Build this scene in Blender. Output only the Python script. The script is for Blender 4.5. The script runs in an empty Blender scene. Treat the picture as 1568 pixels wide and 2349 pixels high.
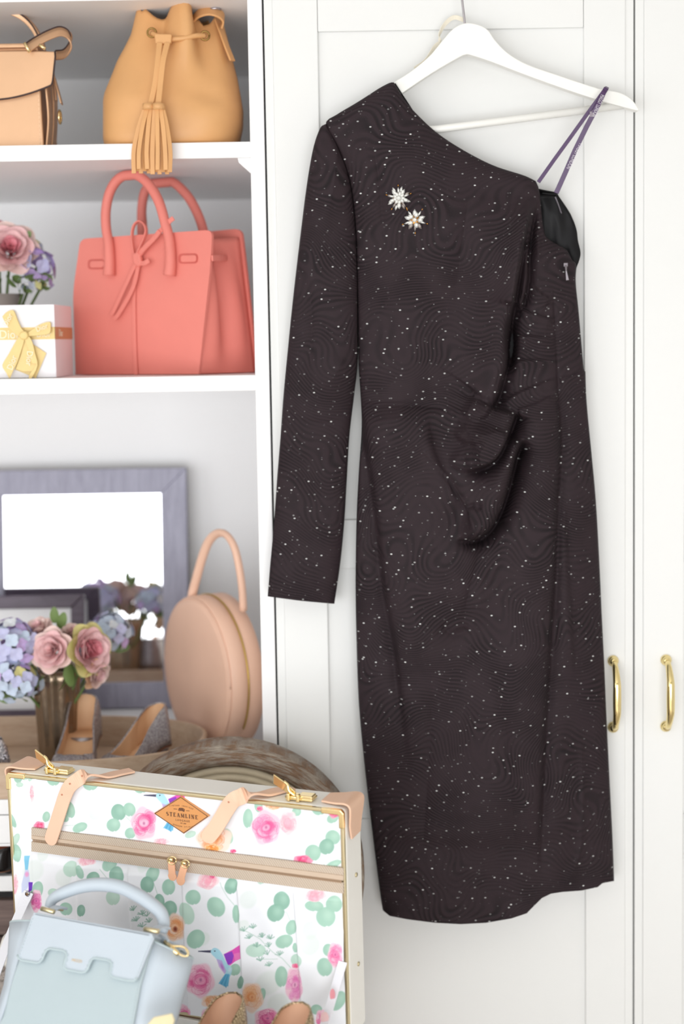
import bpy, bmesh, math, random
import numpy as np
from mathutils import Vector, Matrix, Euler

random.seed(7)
RNG = np.random.default_rng(7)
C = bpy.context.scene.collection
SC = bpy.context.scene

# ------------------------------------------------------------------ camera
F_PX, CX, CY = 3263.0, 784.0, 1056.0          # focal length and principal point for a 1568 x 2349 frame
PITCH, ROLL = 0.0845, 0.0165
CAM = Vector((0.0, -1.97, 1.50))
_U0 = Vector((0, math.sin(PITCH), math.cos(PITCH)))
FWD = Vector((0, math.cos(PITCH), -math.sin(PITCH)))
RIGHT = math.cos(ROLL) * Vector((1, 0, 0)) - math.sin(ROLL) * _U0
UP = math.sin(ROLL) * Vector((1, 0, 0)) + math.cos(ROLL) * _U0
cam_data = bpy.data.cameras.new('camera')
cam = bpy.data.objects.new('camera', cam_data)
C.objects.link(cam)
m = Matrix.Identity(4)
for i in range(3):
    m[i][0], m[i][1], m[i][2], m[i][3] = RIGHT[i], UP[i], -FWD[i], CAM[i]
cam.matrix_world = m
cam_data.sensor_width = 36.0
cam_data.lens = F_PX * 36.0 / 2349.0
cam_data.shift_y = -(2349 / 2 - CY) / 2349.0
cam_data.clip_start = 0.05
cam_data.dof.use_dof = True
cam_data.dof.focus_distance = 1.80
cam_data.dof.aperture_fstop = 2.4
SC.camera = cam

# ------------------------------------------------------------------ world, daylight, exposure
SC.view_settings.view_transform = 'Standard'
SC.view_settings.look = 'None'
SC.view_settings.exposure = -0.06
SC.view_settings.gamma = 1.0
SC.view_settings.use_curve_mapping = False
world = bpy.data.worlds.new('world')
SC.world = world
world.use_nodes = True
bg = world.node_tree.nodes['Background']
bg.inputs[0].default_value = (0.86, 0.93, 1.0, 1)
bg.inputs[1].default_value = 1.0


def area_light(name, loc, rot, sx, sy, power, col):
    ld = bpy.data.lights.new(name, 'AREA')
    ld.shape = 'RECTANGLE'
    ld.size, ld.size_y, ld.energy, ld.color = sx, sy, power, col
    o = bpy.data.objects.new(name, ld)
    o.location, o.rotation_euler = loc, rot
    C.objects.link(o)
    return o


# daylight entering through the two windows of the room (behind and to the left of the photographer)
area_light('daylight_rear_window', (-0.5, -3.56, 0.92), (math.radians(90), 0, 0), 3.2, 1.6, 74, (0.98, 0.99, 1.0))
area_light('daylight_side_window', (-2.36, -2.2, 1.40), (math.radians(90), 0, math.radians(-90)), 1.5, 1.4, 12, (0.98, 0.99, 1.0))




# ------------------------------------------------------------------ pixel helpers
def ray(x, y):
    return RIGHT * ((x - CX) / F_PX) - UP * ((y - CY) / F_PX) + FWD


def P(x, y, Y):
    d = ray(x, y)
    return CAM + d * ((Y - CAM.y) / d.y)


def proj_np(v):
    q = v - np.array(CAM)
    z = q @ np.array(FWD)
    return CX + F_PX * (q @ np.array(RIGHT)) / z, CY - F_PX * (q @ np.array(UP)) / z


class Plane:
    """A flat frame in the world: origin O, axes U (right), V (up), N (towards the room)."""
    def __init__(s, O, U, V):
        s.O, s.U, s.V = Vector(O), Vector(U).normalized(), Vector(V).normalized()
        s.N = s.U.cross(s.V).normalized()

    def hit(s, x, y, off=0.0):
        d = ray(x, y)
        t = ((s.O + s.N * off) - CAM).dot(s.N) / d.dot(s.N)
        return CAM + d * t

    def uv(s, x, y, off=0.0):
        q = s.hit(x, y, off) - s.O
        return q.dot(s.U), q.dot(s.V)

    def at(s, u, v, n=0.0):
        return s.O + s.U * u + s.V * v + s.N * n


# ------------------------------------------------------------------ materials
def lin(c):
    return tuple(((x / 255.0) / 12.92 if x <= 10 else ((x / 255.0 + 0.055) / 1.055) ** 2.4) for x in c[:3])


class NT:
    def __init__(s, m):
        m.use_nodes = True
        s.t = m.node_tree
        s.b = s.t.nodes['Principled BSDF']

    def n(s, kind, **kw):
        nd = s.t.nodes.new(kind)
        for k, v in kw.items():
            setattr(nd, k, v)
        return nd

    def l(s, a, b):
        s.t.links.new(a, b)


MATS = {}


def mat(name, rgb, rough=0.5, metal=0.0, var=0.05, vscale=30.0, bump=0.0, bscale=400.0, coat=0.0, sheen=0.0,
        trans=0.0, spec=0.5, sss=0.0, stretch=None, ior=1.45):
    """Plain procedural material: colour broken up by noise, optional fine relief."""
    if name in MATS:
        return MATS[name]
    m = bpy.data.materials.new(name)
    t = NT(m)
    b = t.b
    c = lin(rgb)
    co = t.n('ShaderNodeTexCoord')
    mp = t.n('ShaderNodeMapping')
    if stretch:
        mp.inputs['Scale'].default_value = stretch
    t.l(co.outputs['Object'], mp.inputs[0])
    nz = t.n('ShaderNodeTexNoise')
    nz.inputs['Scale'].default_value = vscale
    nz.inputs['Detail'].default_value = 3
    t.l(mp.outputs[0], nz.inputs['Vector'])
    mx = t.n('ShaderNodeMix', data_type='RGBA')
    mx.inputs[6].default_value = (*[x * (1 - var) for x in c], 1)
    mx.inputs[7].default_value = (*[min(1, x * (1 + var)) for x in c], 1)
    t.l(nz.outputs['Fac'], mx.inputs[0])
    t.l(mx.outputs[2], b.inputs['Base Color'])
    b.inputs['Roughness'].default_value = rough
    b.inputs['Metallic'].default_value = metal
    b.inputs['Specular IOR Level'].default_value = spec
    b.inputs['IOR'].default_value = ior
    if coat:
        b.inputs['Coat Weight'].default_value = coat
        b.inputs['Coat Roughness'].default_value = 0.15
    if sheen:
        b.inputs['Sheen Weight'].default_value = sheen
    if trans:
        b.inputs['Transmission Weight'].default_value = trans
    if sss:
        b.inputs['Subsurface Weight'].default_value = sss
        b.inputs['Subsurface Radius'].default_value = (0.01, 0.006, 0.004)
        b.inputs['Subsurface Scale'].default_value = 0.5
    if bump:
        nb = t.n('ShaderNodeTexNoise')
        nb.inputs['Scale'].default_value = bscale
        nb.inputs['Detail'].default_value = 2
        t.l(mp.outputs[0], nb.inputs['Vector'])
        bp = t.n('ShaderNodeBump')
        bp.inputs['Strength'].default_value = bump
        bp.inputs['Distance'].default_value = 0.001
        t.l(nb.outputs['Fac'], bp.inputs['Height'])
        t.l(bp.outputs[0], b.inputs['Normal'])
    MATS[name] = m
    return m


def wood_mat(name, a, b_, scale=(4, 60, 60), rough=0.7):
    if name in MATS:
        return MATS[name]
    m = bpy.data.materials.new(name)
    t = NT(m)
    co = t.n('ShaderNodeTexCoord')
    mp = t.n('ShaderNodeMapping')
    mp.inputs['Scale'].default_value = scale
    t.l(co.outputs['Object'], mp.inputs[0])
    nz = t.n('ShaderNodeTexNoise')
    nz.inputs['Scale'].default_value = 3.0
    nz.inputs['Detail'].default_value = 8
    nz.inputs['Roughness'].default_value = 0.7
    nz.inputs['Distortion'].default_value = 0.6
    t.l(mp.outputs[0], nz.inputs['Vector'])
    cr = t.n('ShaderNodeValToRGB')
    cr.color_ramp.elements[0].position, cr.color_ramp.elements[1].position = 0.32, 0.68
    cr.color_ramp.elements[0].color = (*lin(a), 1)
    cr.color_ramp.elements[1].color = (*lin(b_), 1)
    t.l(nz.outputs['Fac'], cr.inputs[0])
    t.l(cr.outputs[0], t.b.inputs['Base Color'])
    t.b.inputs['Roughness'].default_value = rough
    bp = t.n('ShaderNodeBump')
    bp.inputs['Strength'].default_value = 0.4
    bp.inputs['Distance'].default_value = 0.001
    t.l(nz.outputs['Fac'], bp.inputs['Height'])
    t.l(bp.outputs[0], t.b.inputs['Normal'])
    MATS[name] = m
    return m


def dress_mat():
    m = bpy.data.materials.new('moire_jacquard')
    t = NT(m)
    co = t.n('ShaderNodeTexCoord')
    w1 = t.n('ShaderNodeTexNoise')
    w1.inputs['Scale'].default_value = 7.2
    w1.inputs['Detail'].default_value = 1.2
    w1.inputs['Roughness'].default_value = 0.42
    t.l(co.outputs['Object'], w1.inputs['Vector'])
    sub = t.n('ShaderNodeVectorMath', operation='SUBTRACT')
    sub.inputs[1].default_value = (0.5, 0.5, 0.5)
    t.l(w1.outputs['Color'], sub.inputs[0])
    sc = t.n('ShaderNodeVectorMath', operation='MULTIPLY')
    sc.inputs[1].default_value = (0.30, 0.30, 0.30)
    t.l(sub.outputs[0], sc.inputs[0])
    ad = t.n('ShaderNodeVectorMath', operation='ADD')
    t.l(co.outputs['Object'], ad.inputs[0])
    t.l(sc.outputs[0], ad.inputs[1])
    wv = t.n('ShaderNodeTexWave', wave_type='BANDS', bands_direction='Z', wave_profile='SIN')
    wv.inputs['Scale'].default_value = 48.0
    wv.inputs['Distortion'].default_value = 1.2
    wv.inputs['Detail'].default_value = 1.0
    wv.inputs['Detail Scale'].default_value = 0.6
    t.l(ad.outputs[0], wv.inputs['Vector'])
    # fine rib of the weave
    fz = t.n('ShaderNodeTexNoise')
    fz.inputs['Scale'].default_value = 900.0
    fz.inputs['Detail'].default_value = 2
    t.l(co.outputs['Object'], fz.inputs['Vector'])
    mth = t.n('ShaderNodeMath', operation='MULTIPLY_ADD')
    mth.inputs[1].default_value = 0.25
    t.l(fz.outputs['Fac'], mth.inputs[0])
    t.l(wv.outputs['Fac'], mth.inputs[2])
    bp = t.n('ShaderNodeBump')
    bp.inputs['Strength'].default_value = 0.48
    bp.inputs['Distance'].default_value = 0.0017
    t.l(mth.outputs[0], bp.inputs['Height'])
    t.l(bp.outputs[0], t.b.inputs['Normal'])
    # the ridges swell and fade over the cloth, over a faintly mottled ground
    amp = t.n('ShaderNodeTexNoise')
    amp.inputs['Scale'].default_value = 22.0
    amp.inputs['Detail'].default_value = 2.0
    t.l(co.outputs['Object'], amp.inputs['Vector'])
    ampr = t.n('ShaderNodeMapRange', clamp=True)
    ampr.inputs[1].default_value, ampr.inputs[2].default_value = 0.36, 0.66
    ampr.inputs[3].default_value, ampr.inputs[4].default_value = 0.15, 1.0
    t.l(amp.outputs['Fac'], ampr.inputs[0])
    thin = t.n('ShaderNodeMapRange', clamp=True)      # narrow engraved lines between broad ridges
    thin.inputs[1].default_value, thin.inputs[2].default_value = 0.02, 0.75
    t.l(wv.outputs['Fac'], thin.inputs[0])
    inv = t.n('ShaderNodeMath', operation='SUBTRACT')
    inv.inputs[0].default_value = 1.0
    t.l(thin.outputs[0], inv.inputs[1])
    wa = t.n('ShaderNodeMath', operation='MULTIPLY')
    t.l(inv.outputs[0], wa.inputs[0])
    t.l(ampr.outputs[0], wa.inputs[1])
    up_ = t.n('ShaderNodeMath', operation='SUBTRACT')
    up_.inputs[0].default_value = 1.0
    t.l(wa.outputs[0], up_.inputs[1])
    t.l(up_.outputs[0], mth.inputs[2])
    base = t.n('ShaderNodeMix', data_type='RGBA')
    base.inputs[6].default_value = (*lin((45, 34, 38)), 1)
    base.inputs[7].default_value = (*lin((28, 21, 24)), 1)
    t.l(wa.outputs[0], base.inputs[0])
    # lurex flecks, two sizes
    sep = t.n('ShaderNodeSeparateXYZ')
    t.l(co.outputs['Object'], sep.inputs[0])
    cmb = t.n('ShaderNodeCombineXYZ')
    t.l(sep.outputs[0], cmb.inputs[0])
    t.l(sep.outputs[2], cmb.inputs[1])
    mp = t.n('ShaderNodeMapping')
    mp.inputs['Rotation'].default_value = (0, 0, 0.25)
    mp.inputs['Scale'].default_value = (0.75, 1.15, 1)
    t.l(cmb.outputs[0], mp.inputs[0])
    last = base.outputs[2]
    for scale, rad, lo, hi in ((74.0, 0.095, 0.40, 1.05), (115.0, 0.085, 0.50, 1.25)):
        vo = t.n('ShaderNodeTexVoronoi', voronoi_dimensions='2D')
        vo.inputs['Scale'].default_value = scale
        t.l(mp.outputs[0], vo.inputs['Vector'])
        lt = t.n('ShaderNodeMapRange', clamp=True)
        lt.inputs[1].default_value, lt.inputs[2].default_value = rad, rad * 0.55
        lt.inputs[3].default_value, lt.inputs[4].default_value = 0, 1
        t.l(vo.outputs['Distance'], lt.inputs[0])
        sr = t.n('ShaderNodeSeparateColor')
        t.l(vo.outputs['Color'], sr.inputs[0])
        rn = t.n('ShaderNodeMapRange', clamp=True)
        rn.inputs[1].default_value, rn.inputs[2].default_value = lo, hi
        t.l(sr.outputs[0], rn.inputs[0])
        pw = t.n('ShaderNodeMath', operation='POWER')
        pw.inputs[1].default_value = 2.4
        t.l(rn.outputs[0], pw.inputs[0])
        mu = t.n('ShaderNodeMath', operation='MULTIPLY')
        t.l(lt.outputs[0], mu.inputs[0])
        t.l(pw.outputs[0], mu.inputs[1])
        mx = t.n('ShaderNodeMix', data_type='RGBA')
        t.l(mu.outputs[0], mx.inputs[0])
        t.l(last, mx.inputs[6])
        mx.inputs[7].default_value = (0.86, 0.87, 0.85, 1)
        last = mx.outputs[2]
    t.l(last, t.b.inputs['Base Color'])
    t.b.inputs['Roughness'].default_value = 0.7
    t.b.inputs['Specular IOR Level'].default_value = 0.22
    return m


WHITE = mat('white_lacquer', (236, 236, 234), 0.38, var=0.012, vscale=6, spec=0.4)
WHITE2 = mat('white_laminate', (251, 250, 250), 0.5, var=0.012, vscale=6, spec=0.4)
WALLW = mat('white_wall_paint', (238, 237, 234), 0.85, var=0.02, vscale=8, bump=0.1, bscale=300)
BRASS = mat('polished_brass', (240, 220, 160), 0.12, 1.0, var=0.04)
GOLD = mat('gold_hardware', (250, 226, 172), 0.16, 1.0, var=0.04)
PALEGOLD = mat('pale_gold_trim', (222, 208, 170), 0.3, 1.0, var=0.04)
STEEL = mat('steel', (190, 185, 190), 0.25, 1.0, var=0.04)
TAN = mat('tan_leather', (222, 168, 112), 0.42, var=0.07, vscale=25, bump=0.12, bscale=700)
CORAL = mat('coral_leather', (229, 132, 120), 0.55, var=0.05, vscale=18, bump=0.15, bscale=1400)
CORAL_D = mat('coral_leather_edge', (205, 100, 90), 0.55, var=0.05, vscale=18)
BLUSH = mat('blush_leather', (240, 197, 172), 0.5, var=0.06, vscale=14, bump=0.12, bscale=900)
NUDE = mat('natural_strap_leather', (240, 198, 170), 0.5, var=0.05, vscale=30, bump=0.1, bscale=900)
NUDE_E = mat('strap_leather_edge', (205, 140, 110), 0.6, var=0.08, vscale=60)
ICE = mat('ice_blue_leather', (194, 204, 213), 0.42, var=0.03, vscale=20, bump=0.12, bscale=1500)
ICE2 = mat('ice_blue_leather_body', (180, 194, 198), 0.45, var=0.03, vscale=20, bump=0.15, bscale=1500)
ICE_S = mat('ice_blue_stitch', (190, 205, 208), 0.7)
CREAM = mat('cream_case_leather', (249, 246, 239), 0.45, var=0.03, vscale=20, bump=0.1, bscale=900)
ROSEGOLD = mat('metallic_gold_leather', (214, 172, 136), 0.34, 0.55, var=0.1, vscale=14, bump=0.15, bscale=1200)
BLACKEDGE = mat('dark_edge_paint', (58, 40, 40), 0.5)
LINING_B = mat('black_satin_lining', (20, 19, 21), 0.5, var=0.15, vscale=20, spec=0.25)
PURPLE = mat('purple_satin_ribbon', (78, 52, 92), 0.35, var=0.06)
PRINT_W = mat('white_print', (214, 208, 216), 0.6)


# ------------------------------------------------------------------ object helpers
def prop(o, label=None, cat=None, group=None, kind=None):
    if label:
        o['label'] = label
    if cat:
        o['category'] = cat
    if group:
        o['group'] = group
    if kind:
        o['kind'] = kind
    return o


def thing(name, label, cat, loc=(0, 0, 0), group=None):
    o = bpy.data.objects.new(name, None)
    o.location = loc
    o.empty_display_size = 0.03
    C.objects.link(o)
    return prop(o, label, cat, group)


def wloc(o):
    v = Vector((0, 0, 0))
    while o is not None:
        v += o.location
        o = o.parent
    return v


def attach(o, parent):
    """Parent a mesh whose vertices are in world coordinates."""
    if parent is not None:
        o.parent = parent
        base = parent
        while base.parent is not None:
            base = base.parent
        if parent.parent is None:
            o.matrix_parent_inverse = Matrix.Translation(-Vector(parent.location))
    return o


def mobj(name, verts, faces, material, parent=None, smooth=False, mats=None, label=None):
    me = bpy.data.meshes.new(name)
    if isinstance(verts, np.ndarray):
        verts = verts.tolist()
    if isinstance(faces, np.ndarray):
        faces = faces.tolist()
    me.from_pydata([tuple(v) for v in verts], [], faces)
    me.validate()
    me.update()
    for mm in (mats or [material]):
        me.materials.append(mm)
    if smooth:
        me.polygons.foreach_set('use_smooth', np.ones(len(me.polygons), dtype=bool))
    o = bpy.data.objects.new(name, me)
    C.objects.link(o)
    attach(o, parent)
    if label:
        o['label'] = label
    return o


def bevel(o, w, seg=2, ang=35):
    b = o.modifiers.new('bevel', 'BEVEL')
    b.width, b.segments, b.limit_method, b.angle_limit = w, seg, 'ANGLE', math.radians(ang)
    b.harden_normals = False
    return o


def fix_normals(o):
    bm = bmesh.new()
    bm.from_mesh(o.data)
    bmesh.ops.recalc_face_normals(bm, faces=bm.faces)
    bm.to_mesh(o.data)
    bm.free()
    return o


def solid(o, t, offset=-1.0, matoff=0):
    s = o.modifiers.new('solidify', 'SOLIDIFY')
    s.thickness, s.offset = t, offset
    s.material_offset = matoff
    s.material_offset_rim = 0
    return o


def box(name, lo, hi, material, parent=None, bev=0.0, label=None):
    x0, y0, z0 = lo
    x1, y1, z1 = hi
    v = [(x0, y0, z0), (x1, y0, z0), (x1, y1, z0), (x0, y1, z0), (x0, y0, z1), (x1, y0, z1), (x1, y1, z1), (x0, y1, z1)]
    f = [(0, 3, 2, 1), (4, 5, 6, 7), (0, 1, 5, 4), (1, 2, 6, 5), (2, 3, 7, 6), (3, 0, 4, 7)]
    o = mobj(name, v, f, material, parent, label=label)
    if bev:
        bevel(o, bev)
    return o


def obox(name, pl, c, size, material, parent=None, bev=0.0, rot=0.0):
    """Box in a Plane frame: centre c=(u,v,n), size=(du,dv,dn), rot about N axis."""
    du, dv, dn = [s / 2 for s in size]
    cs, sn = math.cos(rot), math.sin(rot)
    v = []
    for k in (-1, 1):
        for (a, b) in ((-1, -1), (1, -1), (1, 1), (-1, 1)):
            x, y = a * du, b * dv
            v.append(pl.at(c[0] + x * cs - y * sn, c[1] + x * sn + y * cs, c[2] + k * dn))
    f = [(0, 3, 2, 1), (4, 5, 6, 7), (0, 1, 5, 4), (1, 2, 6, 5), (2, 3, 7, 6), (3, 0, 4, 7)]
    o = mobj(name, v, f, material, parent)
    if bev:
        bevel(o, bev)
    return o


def prism(name, front, depth, material, parent=None, bev=0.0, seg=2, label=None, smooth=False):
    """front: planar loop of points; depth: vector to the back loop."""
    n = len(front)
    front = [Vector(p) for p in front]
    depth = Vector(depth)
    v = front + [p + depth for p in front]
    f = [list(range(n)), list(range(2 * n - 1, n - 1, -1))]
    for i in range(n):
        j = (i + 1) % n
        f.append((i, i + n, j + n, j))
    o = mobj(name, v, f, material, parent, label=label)
    fix_normals(o)
    if bev:
        bevel(o, bev, seg)
    return o


def roundpoly(pts, r, n=5):
    """Round the corners of a 2-D polygon; r scalar or list."""
    out = []
    k = len(pts)
    for i in range(k):
        rr = r[i] if isinstance(r, (list, tuple)) else r
        a, b, c = Vector(pts[i - 1]), Vector(pts[i]), Vector(pts[(i + 1) % k])
        if rr <= 0:
            out.append(tuple(b))
            continue
        d1, d2 = (a - b), (c - b)
        q = min(rr, d1.length * 0.49, d2.length * 0.49)
        p1, p2 = b + d1.normalized() * q, b + d2.normalized() * q
        for j in range(n + 1):
            t = j / n
            out.append(tuple((1 - t) ** 2 * p1 + 2 * t * (1 - t) * b + t * t * p2))
    return out


def spline(pts, n=8, closed=False):
    """Catmull-Rom through the points (any dimension)."""
    pts = [Vector(p) for p in pts]
    k = len(pts)
    out = []
    rng = range(k if closed else k - 1)
    for i in rng:
        p0 = pts[(i - 1) % k] if (closed or i > 0) else pts[0] * 2 - pts[1]
        p1, p2 = pts[i], pts[(i + 1) % k]
        p3 = pts[(i + 2) % k] if (closed or i + 2 < k) else pts[-1] * 2 - pts[-2]
        for j in range(n):
            t = j / n
            out.append(0.5 * ((2 * p1) + (p2 - p0) * t + (2 * p0 - 5 * p1 + 4 * p2 - p3) * t * t + (3 * p1 - p0 - 3 * p2 + p3) * t ** 3))
    if not closed:
        out.append(pts[-1])
    return out


def loft(name, rings, material, parent=None, cap=(True, True), closed=True, smooth=True, label=None):
    nr, n = len(rings), len(rings[0])
    v = [p for r in rings for p in r]
    f = []
    for i in range(nr - 1):
        for j in range(n if closed else n - 1):
            k = (j + 1) % n
            f.append((i * n + j, i * n + k, (i + 1) * n + k, (i + 1) * n + j))
    if cap[0]:
        f.append(list(range(n))[::-1])
    if cap[1]:
        f.append([(nr - 1) * n + j for j in range(n)])
    o = mobj(name, v, f, material, parent, smooth, label=label)
    return fix_normals(o) if closed else o


def tube_rings(path, rad, seg=10, flat=1.0):
    path = [Vector(p) for p in path]
    n = len(path)
    rings = []
    nrm = None
    for i, p in enumerate(path):
        tg = (path[min(i + 1, n - 1)] - path[max(i - 1, 0)]).normalized()
        if nrm is None:
            ref = Vector((0, 0, 1)) if abs(tg.z) < 0.9 else Vector((1, 0, 0))
            nrm = (ref - tg * ref.dot(tg)).normalized()
        else:
            nrm = (nrm - tg * nrm.dot(tg)).normalized()
        bi = tg.cross(nrm)
        r = rad[i] if isinstance(rad, (list, tuple)) else rad
        rings.append([p + nrm * (r * math.cos(a)) + bi * (r * flat * math.sin(a)) for a in [2 * math.pi * k / seg for k in range(seg)]])
    return rings


def tube(name, path, rad, material, parent=None, seg=10, label=None, flat=1.0):
    return loft(name, tube_rings(path, rad, seg, flat), material, parent, label=label)


def ribbon(name, path, wdir, width, thick, material, parent=None, mats=None, label=None, smooth=True):
    """Flat strap: rectangular section swept along path; wdir is a vector or list; width scalar or list."""
    path = [Vector(p) for p in path]
    n = len(path)
    rings = []
    for i, p in enumerate(path):
        tg = (path[min(i + 1, n - 1)] - path[max(i - 1, 0)]).normalized()
        w = Vector(wdir[i] if isinstance(wdir, list) else wdir)
        w = (w - tg * w.dot(tg)).normalized()
        nn = tg.cross(w)
        hw = (width[i] if isinstance(width, (list, tuple)) else width) / 2
        ht = thick / 2
        rings.append([p + w * hw + nn * ht, p + w * hw - nn * ht, p - w * hw - nn * ht, p - w * hw + nn * ht])
    o = loft(name, rings, material, parent, smooth=False, label=label)
    bevel(o, min(thick * 0.35, 0.001), 2, 50)
    return o


def lathe(name, prof, c, material, parent=None, seg=24, cap=(True, True), mod=None, smooth=True, label=None):
    rings = []
    for (r, z) in prof:
        rings.append([Vector((c[0] + r * (mod(a, z) if mod else 1) * math.cos(a), c[1] + r * (mod(a, z) if mod else 1) * math.sin(a), c[2] + z)) for a in [2 * math.pi * k / seg for k in range(seg)]])
    return loft(name, rings, material, parent, cap, smooth=smooth, label=label)


def text_mesh(name, body, O, ux, uy, size, material, parent=None, ext=0.0002, align='CENTER', squash=1.0, shear=0.0, bold=0.0, spacing=1.0):
    cu = bpy.data.curves.new('lettering', 'FONT')
    cu.body = body
    cu.size = size
    cu.align_x = align
    cu.align_y = 'CENTER'
    cu.extrude = ext
    cu.shear = shear
    cu.offset = bold
    cu.space_character = spacing
    cu.resolution_u = 3
    tmp = bpy.data.objects.new('lettering', cu)
    C.objects.link(tmp)
    dg = bpy.context.evaluated_depsgraph_get()
    me = bpy.data.meshes.new_from_object(tmp.evaluated_get(dg))
    bpy.data.objects.remove(tmp)
    ux, uy = Vector(ux).normalized(), Vector(uy).normalized()
    uz = ux.cross(uy)
    O = Vector(O)
    for v in me.vertices:
        v.co = O + ux * (v.co.x * squash) + uy * v.co.y + uz * v.co.z
    me.materials.clear()
    me.materials.append(material)
    me.name = name
    o = bpy.data.objects.new(name, me)
    C.objects.link(o)
    return attach(o, parent)


def copy_obj(src, parent, mw):
    """Copy of a part (shared mesh) placed by world matrix mw under a top-level parent."""
    o = src.copy()
    C.objects.link(o)
    o.parent = parent
    o.matrix_parent_inverse = Matrix.Translation(-Vector(parent.location)) if parent.parent is None else Matrix.Identity(4)
    o.matrix_basis = mw
    return o

# ================================================================== ROOM
RX0, RX1, RY0, RY1, RZ = -2.4, 2.4, -3.6, 0.62, 2.5


def struct(o):
    o['kind'] = 'structure'
    return o


def wall_with_hole(name, axis, pos, a0, a1, h0, h1, z0, z1, th):
    vs, fs = [], []
    for (p, q, zz0, zz1) in ((a0, h0, 0, RZ), (h1, a1, 0, RZ), (h0, h1, 0, z0), (h0, h1, z1, RZ)):
        k = len(vs)
        for t in (0, th):
            for (a, z) in ((p, zz0), (q, zz0), (q, zz1), (p, zz1)):
                vs.append((a, pos + t, z) if axis == 'y' else (pos + t, a, z))
        fs += [tuple(k + i for i in f) for f in ((0, 1, 2, 3), (7, 6, 5, 4), (0, 4, 5, 1), (1, 5, 6, 2), (2, 6, 7, 3), (3, 7, 4, 0))]
    return struct(fix_normals(mobj(name, vs, fs, WALLW)))


FLOORM = wood_mat('oak_floor', (196, 186, 176), (222, 214, 206), (1.2, 20, 20), 0.5)
fl = struct(box('floor', (RX0, RY0, -0.03), (RX1, RY1, -0.006), FLOORM))
nb = 0
for i in range(32):                       # floorboards
    y0 = RY0 + i * 0.132
    y1 = min(y0 + 0.1305, RY1)
    if y1 > y0:
        box('board', (RX0, y0, -0.006), (RX1, y1, 0.0), FLOORM, fl)
struct(box('ceiling', (RX0, RY0, RZ), (RX1, RY1, RZ + 0.03), WALLW))
struct(box('wall_back', (RX0, RY1, 0), (RX1, RY1 + 0.03, RZ), WALLW))
struct(box('wall_right', (RX1, RY0, 0), (RX1 + 0.03, RY1, RZ), WALLW))
wall_with_hole('wall_front', 'y', RY0, RX0, RX1, -2.15, 1.15, 0.08, 1.76, -0.06)
wall_with_hole('wall_left', 'x', RX0, RY0, RY1, -3.0, -1.4, 0.65, 2.15, -0.06)


def window(name, axis, pos, a0, a1, z0, z1):
    root = None
    bars = [(a0, a0 + .05, z0, z1), (a1 - .05, a1, z0, z1), (a0, a1, z0, z0 + .05), (a0, a1, z1 - .05, z1), ((a0 + a1) / 2 - .03, (a0 + a1) / 2 + .03, z0, z1)]
    for i, (p, q, zz0, zz1) in enumerate(bars):
        lo, hi = ((p, pos - .05, zz0), (q, pos - .01, zz1)) if axis == 'y' else ((pos - .05, p, zz0), (pos - .01, q, zz1))
        o = box(name if i == 0 else 'frame_bar', lo, hi, WHITE, root)
        if i == 0:
            root = struct(o)


window('window_1', 'y', RY0, -2.15, 1.15, 0.08, 1.76)
window('window_2', 'x', RX0, -3.0, -1.4, 0.65, 2.15)

# ================================================================== OPEN WARDROBE UNIT (left)
XI, XO = -0.1180, -0.0985                  # inner and outer face of its right side panel
XL = -1.10
Z_TOP, Z_S1, Z_S2, Z_S3 = 1.9625, 1.7715, 1.4535, 0.8580
TH = 0.0215
ow = thing('open_wardrobe', 'white open wardrobe unit with shelves holding handbags, beside the panelled doors', 'wardrobe', (-0.6, 0.3, 0))
box('side_panel', (XI, 0.0, 0.0), (XO, 0.60, 2.03), WHITE2, ow, 0.0008)
box('side_panel', (XL - 0.02, 0.0, 0.0), (XL, 0.60, 2.03), WHITE2, ow, 0.0008)
box('back_panel', (XL, 0.575, 0.0), (XI, 0.60, 2.03), WHITE2, ow)
for nm, z in (('top_panel', Z_TOP + TH), ('shelf', Z_S1), ('shelf', Z_S2), ('shelf', Z_S3)):
    box(nm, (XL, 0.0, z - TH), (XI, 0.575, z), WHITE2, ow, 0.0008)
# small corner bracket under the upper shelf, screws and peg holes
v = [Vector((XI, .004, Z_S1 - TH)), Vector((XI - .018, .004, Z_S1 - TH)), Vector((XI - .0165, .004, Z_S1 - TH - .006)), Vector((XI, .004, Z_S1 - TH - .021))]
prism('shelf_bracket', v, (0, .012, 0), WHITE2, ow, 0.0006)
lathe('ceiling_screw', [(0.0085, 0.0), (0.0085, 0.002), (0.006, 0.003), (0.0, 0.003)], (-0.166, 0.055, Z_TOP - 0.003), STEEL, ow, 16)
PEG = mat('peg_hole_shadow_metal', (150, 140, 130), 0.4, 0.8)
for (yy, zz) in ((.10, 1.88), (.10, 1.83), (.42, 1.88), (.42, 1.30)):
    tube('shelf_peg', [(XI + .001, yy, zz), (XI - .003, yy, zz)], 0.004, PEG, ow, 8)
# drawer fronts and the open slot below the counter shelf
zA, zB, zC, zD = 0.8575 - TH, 0.7945, 0.7466, 0.7242
box('drawer_front', (XL + .004, 0.0, zB), (XI - .002, 0.018, zA - .001), WHITE2, ow, 0.001)
box('shelf', (XL, 0.0, zB - .004), (XI, 0.575, zB - .0005), WHITE2, ow)
box('shelf', (XL, 0.0, zD), (XI, 0.575, zC), WHITE2, ow, 0.0008)
box('shelf', (XL, 0.0, 0.40), (XI, 0.575, 0.42), WHITE2, ow, 0.0008)
SLOT = mat('slot_shade', (22, 18, 18), 0.95)
box('slot_shade_sheet', (XL + .001, 0.055, zC), (XI - .001, 0.06, zB - .005), SLOT, ow)  # near-black sheet set behind the opening as the shade inside the slot

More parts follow.
